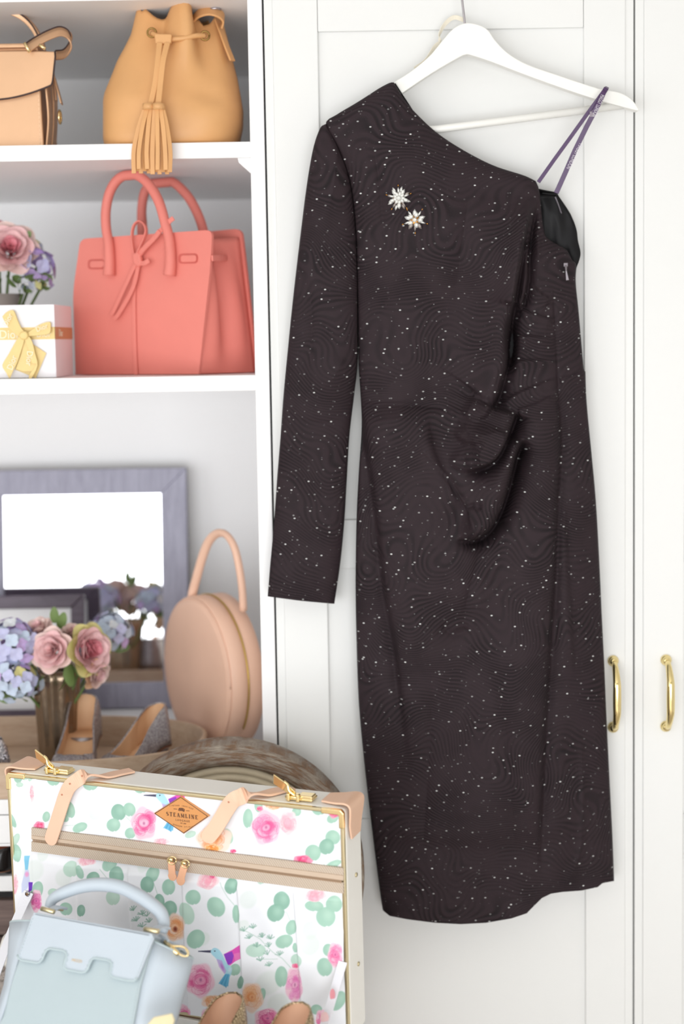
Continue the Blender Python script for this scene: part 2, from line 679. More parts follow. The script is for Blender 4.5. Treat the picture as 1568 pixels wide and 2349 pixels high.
# ================================================================== CLOSED WARDROBE (right)
cw = thing('closed_wardrobe', 'white wardrobe with two panelled doors and brass bow handles', 'wardrobe', (0.4, 0.3, 0))
DX0, DX1, DX2 = -0.0960, 0.4063, 0.9090
box('carcass', (DX0, 0.021, 0.0), (DX2, 0.60, 2.03), WHITE2, cw)
SHADOWGAP = 0.0024


def cab_door(x0, x1, s0, s1, hx):
    d = box('door', (x0, 0.0060, 0.045), (x1, 0.0195, 2.0), WHITE, cw, 0.0006)
    LIP = 0.0115
    box('edge_lip', (x0, 0.0026, 0.045), (x0 + LIP, 0.0062, 2.0), WHITE, d, 0.0006)
    box('edge_lip', (x1 - LIP, 0.0026, 0.045), (x1, 0.0062, 2.0), WHITE, d, 0.0006)
    box('stile', (x0 + LIP, 0.0, 0.045), (s0, 0.0062, 2.0), WHITE, d, 0.0011)
    box('stile', (s1, 0.0, 0.045), (x1 - LIP, 0.0062, 2.0), WHITE, d, 0.0011)
    for (z0, z1) in ((1.9168, 2.0), (1.1808, 1.2496), (0.7519, 0.8206), (0.045, 0.15)):
        box('rail', (s0 + .0004, 0.0004, z0), (s1 - .0004, 0.0062, z1), WHITE, d, 0.0011)
    # bow handle
    zt, zb = 1.0440, 0.9490
    pts, rad = [], []
    for i in range(25):
        t = i / 24
        s = math.sin(math.pi * t)
        pts.append((hx, -0.004 - 0.0265 * min(1.0, (s * 1.25)) ** 0.55 if 0 < t < 1 else 0.0, zt + .0015 + (zb - zt - .003) * t))
        rad.append(0.0036 + 0.0022 * s ** 0.8)
    h = tube('handle', pts, rad, BRASS, d, 16, label='polished brass bow handle')
    for z in (zt, zb):
        prof = [(0.0001, 0.0), (0.0076, 0.0), (0.0080, 0.002), (0.0070, 0.0045), (0.0062, 0.0050), (0.0058, 0.0085), (0.0044, 0.0105), (0.0001, 0.0108)]
        rings = [[Vector((hx + r * math.cos(a), -q, z + r * math.sin(a))) for a in [2 * math.pi * k / 20 for k in range(20)]] for (r, q) in prof]
        loft('handle_rosette', rings, BRASS, d)


cab_door(DX0, DX1 - SHADOWGAP / 2, -0.0235, 0.3372, 0.3762)
cab_door(DX1 + SHADOWGAP / 2, DX2, 0.4760, 0.8380, 0.4506)

# ================================================================== DRESS
DRESS = dress_mat()


def interp(pts):
    ys = np.array([p[1] for p in pts], float)
    xs = np.array([p[0] for p in pts], float)
    return lambda y: np.interp(y, ys, xs)


def smooth_line(pts, n=6):
    return [(p[0], p[1]) for p in spline(pts, n)]


def sstep(a, b, x):
    t = np.clip((x - a) / (b - a), 0, 1)
    return t * t * (3 - 2 * t)


def fold(X, Y, pts, A, w, soft=3.0, t0=.15, t1=.15, other=0.0):
    """Cloth overlap: raised by A beside the line on its left (walking along it), falling off over w pixels."""
    pts = [(p[0], p[1]) for p in spline(pts, 5)]
    best = np.full(X.shape, 1e9)
    sgn = np.zeros(X.shape)
    par = np.zeros(X.shape)
    seg = [math.dist(pts[i], pts[i + 1]) for i in range(len(pts) - 1)]
    tot = sum(seg)
    acc = 0.0
    for i in range(len(pts) - 1):
        ax, ay = pts[i]
        dx, dy = pts[i + 1][0] - ax, pts[i + 1][1] - ay
        L2 = dx * dx + dy * dy + 1e-9
        t = np.clip(((X - ax) * dx + (Y - ay) * dy) / L2, 0, 1)
        qx, qy = X - ax - t * dx, Y - ay - t * dy
        d = np.sqrt(qx * qx + qy * qy)
        mk = d < best
        best = np.where(mk, d, best)
        sgn = np.where(mk, np.sign(dx * qy - dy * qx), sgn)       # >0: right of travel (image y down)
        par = np.where(mk, (acc + t * seg[i]) / tot, par)
        acc += seg[i]
    tap = sstep(0, t0, par) * sstep(0, t1, 1 - par) if (t0 > 0 and t1 > 0) else (sstep(0, t0, par) if t0 > 0 else (sstep(0, t1, 1 - par) if t1 > 0 else 1))
    sd = best * -sgn                                               # positive on the left side of travel
    up = 1 / (1 + np.exp(-np.clip(sd / (soft * .5), -30, 30)))
    if other or w > 24:
        q = np.clip(sd, 0, None) / (.62 * w) + .22          # rolled edge: rises away from the crease, then dies out
        fall = q * np.exp(1 - q)
    else:
        fall = np.exp(-np.clip(sd, 0, None) / w)
    res = A * up * fall * tap
    if other:
        res = res - 2.0 * other * (1 - up) * np.exp(-np.clip(-sd, 0, None) / min(w * .30, 14.0)) * tap
    return res


def wave_fold(X, Y, pts, A, w, t0=.2, t1=.2):
    """Soft symmetric ridge (A>0) or valley (A<0) along a line."""
    a = fold(X, Y, pts, A, w, 2.0, t0, t1)
    b = fold(X, Y, pts[::-1], A, w, 2.0, t1, t0)
    return a + b


def grid_faces(nr, nc):
    i = np.arange(nr - 1)[:, None] * nc
    j = np.arange(nc - 1)[None, :]
    a = (i + j)
    return np.stack([a, a + 1, a + nc + 1, a + nc], -1).reshape(-1, 4)


RAYM = np.array([list(RIGHT), list(UP), list(FWD)])


def P_np(x, y, Y):
    d = ((x - CX) / F_PX)[..., None] * RAYM[0] - ((y - CY) / F_PX)[..., None] * RAYM[1] + RAYM[2]
    t = (Y - CAM.y) / d[..., 1]
    return np.array(CAM) + d * t[..., None]


dress = thing('dress', 'long sleeved one shoulder dark aubergine cocktail dress with glittering flecks on a white hanger', 'dress', (0.18, -0.05, 0.7))

body_L = smooth_line([(896, 190), (870, 203), (820, 235), (770, 265), (747, 284), (770, 330), (795, 390), (808, 450), (815, 520), (818, 600), (820, 700), (822, 830), (826, 900), (829, 980), (822, 1090), (817, 1200), (815, 1350), (818, 1500), (823, 1620), (835, 1750), (850, 1880), (865, 2000), (876, 2080), (882, 2100)])
body_R = [(902, 187)] + smooth_line([(905, 193), (925, 225), (950, 256), (1000, 303), (1060, 343), (1130, 379), (1200, 402), (1228, 415)]) + \
    smooth_line([(1234, 428), (1239, 455), (1243, 500), (1250, 538), (1263, 553)]) + [(1282, 563), (1299, 573), (1305, 583), (1312, 597), (1320, 604)] + \
    smooth_line([(1321, 612), (1320, 650), (1327, 720), (1338, 848)]) + smooth_line([(1342, 852), (1345, 925), (1356, 1040), (1366, 1150), (1374, 1290), (1379, 1400), (1385, 1520), (1391, 1660), (1398, 1800), (1404, 1920), (1408, 2030), (1409, 2110)])
fL, fR = interp(body_L), interp(body_R)
HEM_U = np.array([0, .02, .1, .22, .33, .44, .55, .62, .69, .73, .78, .86, .93, .95, 1.0])
HEM_Y = np.array([2088, 2101, 2109, 2117, 2120, 2117, 2107, 2095, 2060, 2050, 2046, 2043, 2035, 2026, 2021.])


def hemmed(yb, u):
    return yb + (np.interp(u, HEM_U, HEM_Y) - 2100) * sstep(1850, 2100, yb)


ny, nu = 600, 230
yb = np.concatenate([np.linspace(189, 300, 60)[:-1], np.linspace(300, 620, 140)[:-1], np.linspace(620, 2100, ny - 198)])
u = np.linspace(0, 1, nu)
# cluster columns at both edges so the rounded sides stay smooth
u = 0.5 - 0.5 * np.cos(np.pi * (0.5 * u + 0.5 * (0.5 - 0.5 * np.cos(np.pi * u)))) if False else u
UU, YB = np.meshgrid(u, yb)
YY = hemmed(YB, UU)
XX = fL(YY) + (fR(YY) - fL(YY)) * UU
edgeY = np.interp(YY, [190, 330, 520, 2100], [-.050, -.044, -.034, -.030])
bulge = np.interp(YY, [190, 250, 420, 900, 1300, 2000, 2120], [.003, .010, .020, .022, .030, .030, .024])
prof = np.sqrt(np.clip(1 - np.abs(2 * UU - 1) ** 2.6, 0, 1))
H = bulge * prof
G = lambda pts, *a, **k: fold(XX, YY, pts, *a, **k)
# --- bodice: draped edge running down the right side and its tucked pleats
H += G([(1108, 952), (1135, 925), (1152, 880), (1164, 832), (1171, 780), (1173, 735), (1180, 690), (1192, 615), (1206, 535), (1222, 445)], .013, 46, t0=.10, t1=.25, other=.010)
H += G([(1196, 712), (1206, 672), (1211, 640), (1212, 590), (1218, 530), (1233, 450)], .010, 26, t0=.06, t1=.25, other=.006)
H += G([(1170, 735), (1182, 660), (1200, 560), (1226, 450)], .006, 14, t0=.2, t1=.2)
H += G([(1237, 610), (1236, 560), (1230, 520)], .003, 16, t0=.3, t1=.3)
for pts, A in (([(1266, 690), (1245, 676), (1214, 650)], .0045), ([(1272, 734), (1230, 722), (1194, 711)], .0050), ([(1272, 777), (1230, 772), (1184, 770)], .0050),
               ([(1290, 824), (1230, 826), (1184, 830), (1160, 862), (1150, 890)], .0055), ([(1280, 862), (1240, 880), (1190, 900), (1150, 925)], .0045), ([(1345, 852), (1310, 862), (1282, 868)], .0035),
               ([(1270, 905), (1230, 925), (1185, 940)], .004)):
    H += fold(XX, YY, pts, A, 24, 2.5, .2, .06)
H -= .030 * np.exp(-(((XX - 1171) / 9) ** 2 + ((YY - 790) / 42) ** 2))
# armhole and princess seams, sleeve seam groove
H += wave_fold(XX, YY, [(1040, 940), (985, 932), (900, 928), (824, 931)], -.0030, 4, .1, .0)
H += wave_fold(XX, YY, [(1268, 640), (1274, 760), (1279, 870), (1283, 1000)], -.0022, 4, .2, .1)
# --- skirt: cowl drape
H += G([(985, 945), (992, 1005), (1012, 1065), (1050, 1122), (1092, 1162)][::-1], .006, 34, t0=.25, t1=.25, soft=9)
H += G([(1060, 1085), (1112, 1072), (1142, 1048), (1162, 1008), (1174, 978), (1185, 947)], .018, 46, t0=.30, t1=.06, other=.016)
H += G([(1040, 1238), (1085, 1240), (1118, 1222), (1140, 1190), (1158, 1145), (1172, 1095), (1186, 1042), (1203, 1005)], .021, 56, t0=.20, t1=.10, other=.018)
H += G([(1050, 950), (1080, 964), (1108, 962), (1140, 935)], .008, 34, t0=.2, t1=.2, soft=5)
H += G([(1030, 990), (1062, 1016), (1095, 1020), (1130, 1000)], .008, 30, t0=.25, t1=.25, soft=6)
H += G([(1020, 1060), (1060, 1082), (1100, 1080)], .006, 30, t0=.25, t1=.3, soft=8)
H += wave_fold(XX, YY, [(1080, 1180), (1100, 1250), (1075, 1360), (1060, 1440)], .004, 40, .2, .3)
H += wave_fold(XX, YY, [(1060, 1164), (1085, 1160), (1110, 1163)], -.003, 6)
H += wave_fold(XX, YY, [(1010, 1430), (1040, 1455), (1080, 1440)], -.004, 14)
for (a, b) in (((1072, 1168), (1088, 1156)), ((1092, 1172), (1104, 1158)), ((1052, 1240), (1070, 1226))):
    H += wave_fold(XX, YY, [a, ((a[0] + b[0]) / 2, (a[1] + b[1]) / 2), b], -.002, 4)
# side folds of the wrap
H += G([(826, 935), (832, 985), (838, 1029), (850, 1105), (865, 1220), (880, 1354), (903, 1478), (919, 1616), (932, 1720), (940, 1800)], .0085, 120, t0=.05, t1=.35, soft=6, other=.004)
H += G([(1236, 2050), (1240, 1900), (1245, 1774), (1251, 1656), (1260, 1517), (1270, 1354), (1274, 1239), (1278, 1143), (1284, 1029), (1281, 868)], .0085, 90, t0=.20, t1=.10, soft=6, other=.005)
H += G([(1320, 1580), (1316, 1490), (1310, 1399), (1304, 1308), (1298, 1170), (1290, 1100)], .004, 26, t0=.25, t1=.3, soft=4)
H += wave_fold(XX, YY, [(1330, 1650), (1336, 1800), (1330, 1950), (1296, 2035)], -.003, 30, .3, .05)
H += wave_fold(XX, YY, [(1000, 1500), (985, 1700), (970, 1950)], .004, 70, .4, .1)
H += wave_fold(XX, YY, [(1130, 1450), (1160, 1700), (1180, 1950)], .004, 80, .4, .1)
# shoulder and bust
H += wave_fold(XX, YY, [(850, 300), (870, 420), (880, 560)], .004, 60, .3, .3)
H += wave_fold(XX, YY, [(1080, 420), (1060, 560), (1040, 700)], .005, 90, .3, .3)
# gentle overall unevenness
H += .0015 * np.sin(XX / 47.0 + 1.3 * np.sin(YY / 110.0)) * prof
H = bulge * prof + (H - bulge * prof) * 1.45
V = P_np(XX, YY, edgeY - np.clip(H, -.022, .07)).reshape(-1, 3)
body = mobj('bodice_and_skirt', V, grid_faces(len(yb), nu)[:, ::-1], DRESS, dress, True)
solid(body, .0016, -1, 1)
body.data.materials.append(LINING_B)

# --- back panel: the far side of the dress seen through the open arm side, lined in black satin
backL = [(p[0] + 3, p[1]) for p in body_L]
backR = [(902, 187), (905, 193), (950, 262), (1000, 310), (1060, 352), (1130, 390), (1200, 420), (1236, 436)] + \
    smooth_line([(1276, 443), (1300, 478), (1313, 502), (1322, 528), (1325, 552), (1331, 580), (1327, 600), (1321, 614)], 5) + [(p[0] - 2, p[1]) for p in body_R if p[1] > 625]
bL, bR = interp(backL), interp(backR)
yb2 = np.concatenate([np.linspace(192, 640, 110)[:-1], np.linspace(640, 2098, 120)])
u2 = np.linspace(0, 1, 60)
U2, YB2 = np.meshgrid(u2, yb2)
Y2 = hemmed(YB2, U2)
X2 = bL(Y2) + (bR(Y2) - bL(Y2)) * U2
e2 = np.interp(Y2, [190, 330, 520, 2100], [-.048, -.043, -.033, -.0295])
d2 = np.interp(Y2, [190, 300, 520, 2100], [.026, .026, .022, .018])
# towards the open side the back keeps its depth instead of closing
shape2 = np.sqrt(np.clip(1 - np.abs(2 * U2 - 1) ** 3, 0, 1))
shape2 = np.maximum(shape2, sstep(.6, 1.0, U2) * np.interp(Y2, [430, 450, 560, 640], [0, .85, .55, 0]))
yy2 = e2 + d2 * shape2 + .0012 * np.sin(X2 / 5.0) * np.interp(Y2, [430, 460, 600, 660], [0, 1, 1, 0])
back = mobj('back_panel', P_np(X2, Y2, yy2).reshape(-1, 3), grid_faces(len(yb2), 60)[:, ::-1], LINING_B, dress, True, mats=[LINING_B, DRESS], label='black satin lined back of the dress')
solid(back, .0014, -1, 1)
SEAM = mat('lining_seam_tape', (120, 114, 122), 0.35)
tube('lining_seam', [P(x, y, -.034 + k * .004) for k, (x, y) in enumerate(spline([(1273, 452), (1283, 478), (1294, 512), (1304, 545), (1311, 566)], 3))][:9], 0.0009, SEAM, dress, 6)
tube('armhole_piping', [P(x, y, -.030) for (x, y) in spline([(1242, 443), (1258, 445), (1276, 446)], 4)], 0.0011, LINING_B, dress, 6)
zY = float((edgeY - np.clip(H, -.022, .07)).reshape(-1)[np.argmin((XX - 1294) ** 2 + (YY - 622) ** 2)]) - .004
zp = ribbon('zip_pull', [P(1297, 608, zY), P(1298, 622, zY - .001), P(1301, 643, zY - .0005)], (1, 0, 0), [.0032, .0022, .0040], .0012, mat('dark_steel', (120, 114, 118), .35, 1.0), dress)
box('zip_slider', tuple(P(1292, 612, zY)), tuple(P(1301, 603, zY + .004)), MATS['dark_steel'], dress, .0006)

# --- sleeve
sl_L = smooth_line([(747, 284), (735, 292), (722, 325), (712, 370), (701, 440), (691, 520), (679, 620), (668, 720), (659, 810), (650, 905), (643, 1000), (635, 1100), (628, 1200), (619, 1300), (612, 1388)])
sl_R = smooth_line([(748, 284), (771, 330), (796, 390), (809, 450), (816, 520), (819, 600), (820, 700), (820, 825), (812, 905), (801, 1000), (795, 1100), (789, 1200), (780, 1292), (766, 1388)])
sL, sR = interp(sl_L), interp(sl_R)
ys = np.linspace(285, 1380, 330)
us = np.linspace(0, 1, 70)
US, YS = np.meshgrid(us, ys)
YS = YS + (np.interp(US, [0, .5, 1], [1368, 1378, 1385]) - 1380) * sstep(1150, 1380, YS)
XS = sL(YS) + (sR(YS) - sL(YS)) * US
eS = np.interp(YS, [285, 400, 520, 1400], [-.046, -.040, -.034, -.030])
bS = np.interp(YS, [285, 400, 800, 1380], [.006, .016, .020, .013])
HS = bS * np.sqrt(np.clip(1 - np.abs(2 * US - 1) ** 2.3, 0, 1))
HS += wave_fold(XS, YS, [(775, 300), (765, 420), (740, 560)], .004, 22, .2, .4)
HS += wave_fold(XS, YS, [(700, 560), (715, 760), (700, 960)], -.003, 26, .3, .3)
HS += wave_fold(XS, YS, [(650, 960), (700, 968), (790, 975)], -.0025, 12, .2, .2)
HS += wave_fold(XS, YS, [(790, 820), (760, 870), (720, 900)], .003, 20, .2, .3)
HS += .0012 * np.sin(YS / 60.0 + XS / 40.0)
SV = P_np(XS, YS, eS - np.clip(HS, -.008, .05)).reshape(-1, 3)
slv = mobj('sleeve', SV, grid_faces(len(ys), 70)[:, ::-1], DRESS, dress, True)
SB = P_np(XS, YS, eS + .012 * np.sqrt(np.clip(1 - np.abs(2 * US - 1) ** 2.3, 0, 1))).reshape(-1, 3)
solid(slv, .0015, -1)
sb = mobj('sleeve_back', SB[::1], grid_faces(len(ys), 70), DRESS, dress, True)
solid(sb, .0012, -1)


# --- hanger loops (printed satin ribbon)
def loop(pts, w, off):
    return ribbon('hanger_loop', [P(x, y, Y) for (x, y, Y) in pts], (1, 0, -.5), w, .0009, PURPLE, dress)


lp1 = loop([(1234, 418, -.048), (1270, 367, -.050), (1310, 312, -.053), (1350, 256, -.057), (1375, 222, -.060), (1388, 204, -.060), (1392, 200, -.05), (1390, 204, -.03)], .0052, 0)
lp2 = loop([(1275, 443, -.040), (1296, 396, -.046), (1318, 345, -.052), (1345, 290, -.058), (1370, 243, -.0635), (1384, 212, -.0625), (1390, 202, -.058)], .0066, 0)
for (x0, y0, x1, y1, Ya, Yb) in ((1380, 220, 1362, 265, -.0655, -.0625), (1330, 333, 1303, 384, -.0575, -.0515)):
    a, b = P(x0, y0, Ya), P(x1, y1, Yb)
    ux = (b - a).normalized()
    uy = (Vector((0, -1, 0)).cross(ux) * -1).normalized()
    uy = (uy - ux * uy.dot(ux)).normalized()
    if ux.cross(uy).y > 0:
        uy = -uy
    text_mesh('ribbon_lettering', 'MAGGY LONDON', (a + b) / 2 + ux.cross(uy) * .0006, ux, uy, .0076, PRINT_W, dress, .00005, squash=(b - a).length / (.0076 * 7.35))
obj_stub = box('hanger_loop_stub', tuple(P(1352, 268, -.062)), tuple(P(1362, 256, -.061)), mat('ribbon_end', (150, 140, 150), .5), dress)

# ================================================================== HANGER
hang = thing('clothes_hanger', 'white wooden clothes hanger hooked over the wardrobe door, carrying the dark dress', 'hanger', tuple(P(1065, 120, -.036)))
HY = -.027
top = smooth_line([(735, 310), (800, 258), (880, 203), (940, 165), (985, 128), (1015, 92), (1040, 65), (1066, 53), (1095, 56), (1118, 68), (1135, 92), (1165, 122), (1210, 148), (1290, 176), (1370, 202), (1420, 212), (1448, 228), (1466, 252)], 4)
bot = smooth_line([(1462, 254), (1380, 232), (1300, 206), (1200, 170), (1130, 143), (1082, 127), (1068, 125), (1050, 133), (990, 168), (920, 215), (850, 262), (790, 300), (745, 318)], 4)
o = prism('hanger_body', [P(x, y, HY - .0165) for (x, y) in top + bot], (0, .0165, 0), mat('white_hanger_paint', (246, 245, 240), .35, var=.01), hang, .004, 4)
tube('trouser_bar', [P(790, 308, HY - .006), P(1000, 297, HY - .006), P(1440, 240, HY - .006)], .0052, MATS['white_hanger_paint'], hang, 14)
hp = [P(1066, 58, HY - .008), P(1064, 40, HY - .008), P(1061, 15, HY - .008), P(1056, -25, HY - .008)]
hp += [hp[-1] + Vector((-.004, .002, .018)), hp[-1] + Vector((0, .012, .036)), hp[-1] + Vector((.0, .022, .040))]
tube('hook', spline(hp, 5), .0016, STEEL, hang, 8)
lace = mat('cream_lace_ribbon', (240, 232, 214), .8, var=.06, vscale=90)
ribbon('lace_ribbon', spline([P(1064, 46, -.022), P(1040, 40, -.02), P(1018, 58, -.018), P(1006, 84, -.018), P(1010, 96, -.02), P(996, 108, -.02), P(975, 140, -.02), P(950, 158, -.022)], 4), (0, -.6, 1), .006, .0008, lace, hang)

# ================================================================== BROOCHES
CRYST = mat('clear_crystal', (240, 240, 236), .12, 0.25, var=.05, spec=.9)
CRYST2 = mat('smoky_crystal', (168, 158, 152), .15, 0.3, var=.1, spec=.9)
ANTIQ = mat('antique_gold', (170, 120, 60), .35, 1.0)


def gem(name, c, ang, r0, r1, w, material, parent, h=.0028, f=-1):
    """Navette stone lying in the XZ plane, pointing outwards from c."""
    cs, sn = math.cos(ang), math.sin(ang)
    pts = [(r0, 0), ((r0 + r1) / 2 - (r1 - r0) * .2, w), ((r0 + r1) / 2 + (r1 - r0) * .15, w * .92), (r1, 0), ((r0 + r1) / 2 + (r1 - r0) * .15, -w * .92), ((r0 + r1) / 2 - (r1 - r0) * .2, -w)]
    v = [Vector((c.x + a * cs - b * sn, c.y, c.z + a * sn + b * cs)) for a, b in pts]
    mid = (r0 + r1) / 2
    v2 = [Vector((c.x + (mid + (a - mid) * .55) * cs - b * .5 * sn, c.y - h, c.z + (mid + (a - mid) * .55) * sn + b * .5 * cs)) for a, b in pts]
    n = len(v)
    fs = [tuple(range(n, 2 * n))] + [(i, (i + 1) % n, n + (i + 1) % n, n + i) for i in range(n)] + [tuple(range(n - 1, -1, -1))]
    return fix_normals(mobj(name, v + v2, fs, material, parent))


def brooch(px, py, R, Yf, label, dense, rot):
    c = P(px, py, Yf)
    b = thing('brooch', label, 'brooch', tuple(c))
    rings = [[Vector((c.x + r * math.cos(a), c.y + q, c.z + r * math.sin(a))) for a in [2 * math.pi * k / 16 for k in range(16)]] for (r, q) in ((R * .45, .0015), (R * .45, 0), (R * .2, -.001))]
    loft('backing', rings, ANTIQ, b)
    n = 10
    for k in range(n):
        a = rot + 2 * math.pi * k / n
        up = math.sin(a) > -.35
        if k % 2 == 0:
            gem('baguette_stone', c, a, R * .30, R * .86, R * .085, CRYST if up else CRYST2, b, .0022)
            gem('tip', c, a, R * .84, R * 1.08, R * .055, ANTIQ, b, .0014)
        else:
            gem('navette_stone', c + Vector((0, -.001, 0)), a, R * .26, R * .82, R * .15, CRYST if (up or dense) else CRYST2, b, .0028)
    if dense:
        for k in range(9):
            a = rot + .3 + 2 * math.pi * k / 9
            gem('navette_stone', c + Vector((0, -.003, 0)), a, R * .12, R * .52, R * .12, CRYST, b, .0024)
        for k in range(8):
            a = rot + .15 + 2 * math.pi * k / 8
            gem('navette_stone', c + Vector((0, .0005, 0)), a, R * .45, R * .95, R * .10, CRYST if k % 3 else CRYST2, b, .002)
    else:
        for k in range(5):
            gem('petal_stone', c + Vector((0, -.002, 0)), rot + .25 + 2 * math.pi * k / 5 + (.0 if k else .1), R * .16, R * .62, R * .17, CRYST, b, .003)
    cc = c + Vector((0, -.0035, 0))
    gem('centre_stone', cc - Vector((R * .2, 0, 0)), 0, 0, R * .40, R * .16, CRYST, b, .003)


def front_Y(px, py):
    i = np.argmin((XX - px) ** 2 + (YY - py) ** 2)
    return float((edgeY - np.clip(H, -.022, .07)).reshape(-1)[i])


brooch(914, 455, .0175, front_Y(914, 455) - .0022, 'dense starburst crystal brooch, the upper of two pinned to the dress', True, .35)
brooch(951, 505, .0178, front_Y(951, 505) - .0022, 'open daisy crystal brooch, the lower of two pinned to the dress', False, .95)

# ================================================================== GOLD SATCHEL (upper shelf)
sat = thing('satchel', 'metallic rose gold leather satchel with dark piped flap on the top shelf', 'handbag', (-.49, .09, Z_S1))
X0, X1, Ya, Yb, zt = -.585, -.4065, .035, .135, 1.918
SP = Plane((0, Ya, 0), (1, 0, 0), (0, 0, 1))
pf = roundpoly([(X0, Z_S1), (X1, Z_S1), (X1 - .004, zt - .012), (X0 + .004, zt - .012)], [.008, .008, .004, .004])
prism('front_panel', [Vector((a, Ya, b)) for a, b in pf], (0, .006, 0), ROSEGOLD, sat, .0018, 3)
prism('body', [Vector((a * 1.0, Ya + .005, b)) for a, b in roundpoly([(X0 + .001, Z_S1), (X1 - .0006, Z_S1), (X1 - .0045, zt - .006), (X0 + .005, zt - .006)], .006)], (0, Yb - Ya - .01, 0), ROSEGOLD, sat, .004, 3)
prism('back_panel', [Vector((a, Yb - .006, b)) for a, b in pf], (0, .006, 0), ROSEGOLD, sat, .0018, 3)
# gusset folds
for k in range(2):
    ribbon('gusset_fold', spline([(X1 + .000 + .002 * k, Ya + .016 + .034 * k, zt - .02), (X1 + .004 + .003 * k, Ya + .018 + .034 * k, 1.86), (X1 + .006, Ya + .020 + .034 * k, 1.815), (X1 + .002, Ya + .020 + .034 * k, Z_S1 + .004)], 5), (0, 1, 0), .026, .003, ROSEGOLD, sat)
fp = [SP.hit(x, y, .006) for (x, y) in [(-95, 118), (60, 116), (126, 118), (127, 130)] + smooth_line([(122, 178), (119, 193), (110, 199), (70, 214), (20, 226), (-40, 231), (-95, 231)], 3)]
prism('flap', fp, (0, .006, 0), ROSEGOLD, sat, .0015, 2)
tube('flap_piping', [p + Vector((0, -.001, 0)) for p in fp[2:-1]], .0012, BLACKEDGE, sat, 6)
prism('flap_top', [Vector((X0 + .002, Ya - .006, zt - .004)), Vector((X1 - .002, Ya - .006, zt - .004)), Vector((X1 - .004, Yb, zt + .001)), Vector((X0 + .004, Yb, zt + .001))], (0, 0, -.006), ROSEGOLD, sat, .002)
hd = [SP.hit(x, y, -.045) for (x, y) in spline([(-100, 90), (-90, 30), (-50, 8), (0, 20), (45, 36), (75, 62), (94, 98), (98, 118)], 5)]
ribbon('top_handle', hd, (0, 1, .25), .012, .0075, ROSEGOLD, sat)
tube('handle_piping', [p + Vector((0, -.006, .002)) for p in hd], .0012, BLACKEDGE, sat, 6)
st = [SP.hit(x, y, .012 - .0012 * i) for i, (x, y) in enumerate(spline([(62, 110), (80, 98), (110, 82), (138, 73), (158, 82), (162, 102), (148, 124), (128, 128)], 5))]
ribbon('shoulder_strap', st, (0, .35, .95), .0135, .0026, ROSEGOLD, sat)
tube('strap_piping', [p + Vector((0, -.0025, .0064)) for p in st], .0011, BLACKEDGE, sat, 6)
tube('strap_buckle', [SP.hit(x, y, .018) for (x, y) in ((56, 98), (68, 120))], .0022, GOLD, sat, 8)
tube('strap_buckle', [SP.hit(x, y, .014) for (x, y) in ((90, 103), (104, 112))], .0022, GOLD, sat, 8)
ribbon('side_tab', spline([Vector((X1 + .004, .075, 1.905)), Vector((X1 + .011, .072, 1.87)), Vector((X1 + .013, .07, 1.842))], 4), (0, 1, 0), .011, .002, ROSEGOLD, sat)
ribbon('side_tab', spline([Vector((X1 + .014, .055, 1.872)), Vector((X1 + .020, .052, 1.85)), Vector((X1 + .024, .05, 1.834))], 4), (0, 1, 0), .012, .002, ROSEGOLD, sat)
ring = [Vector((X1 + .019, .06 + .008 * math.cos(a), 1.818 + .009 * math.sin(a))) for a in [2 * math.pi * k / 14 for k in range(15)]]
tube('side_ring', ring, .0016, GOLD, sat, 8)
ST = mat('pale_stitching', (240, 205, 170), .7)
for k in range(24):
    z = Z_S1 + .006 + k * .0058
    box('stitch', (X1 - .0052, Ya - .0006, z), (X1 - .0044, Ya + .0005, z + .0036), ST, sat)

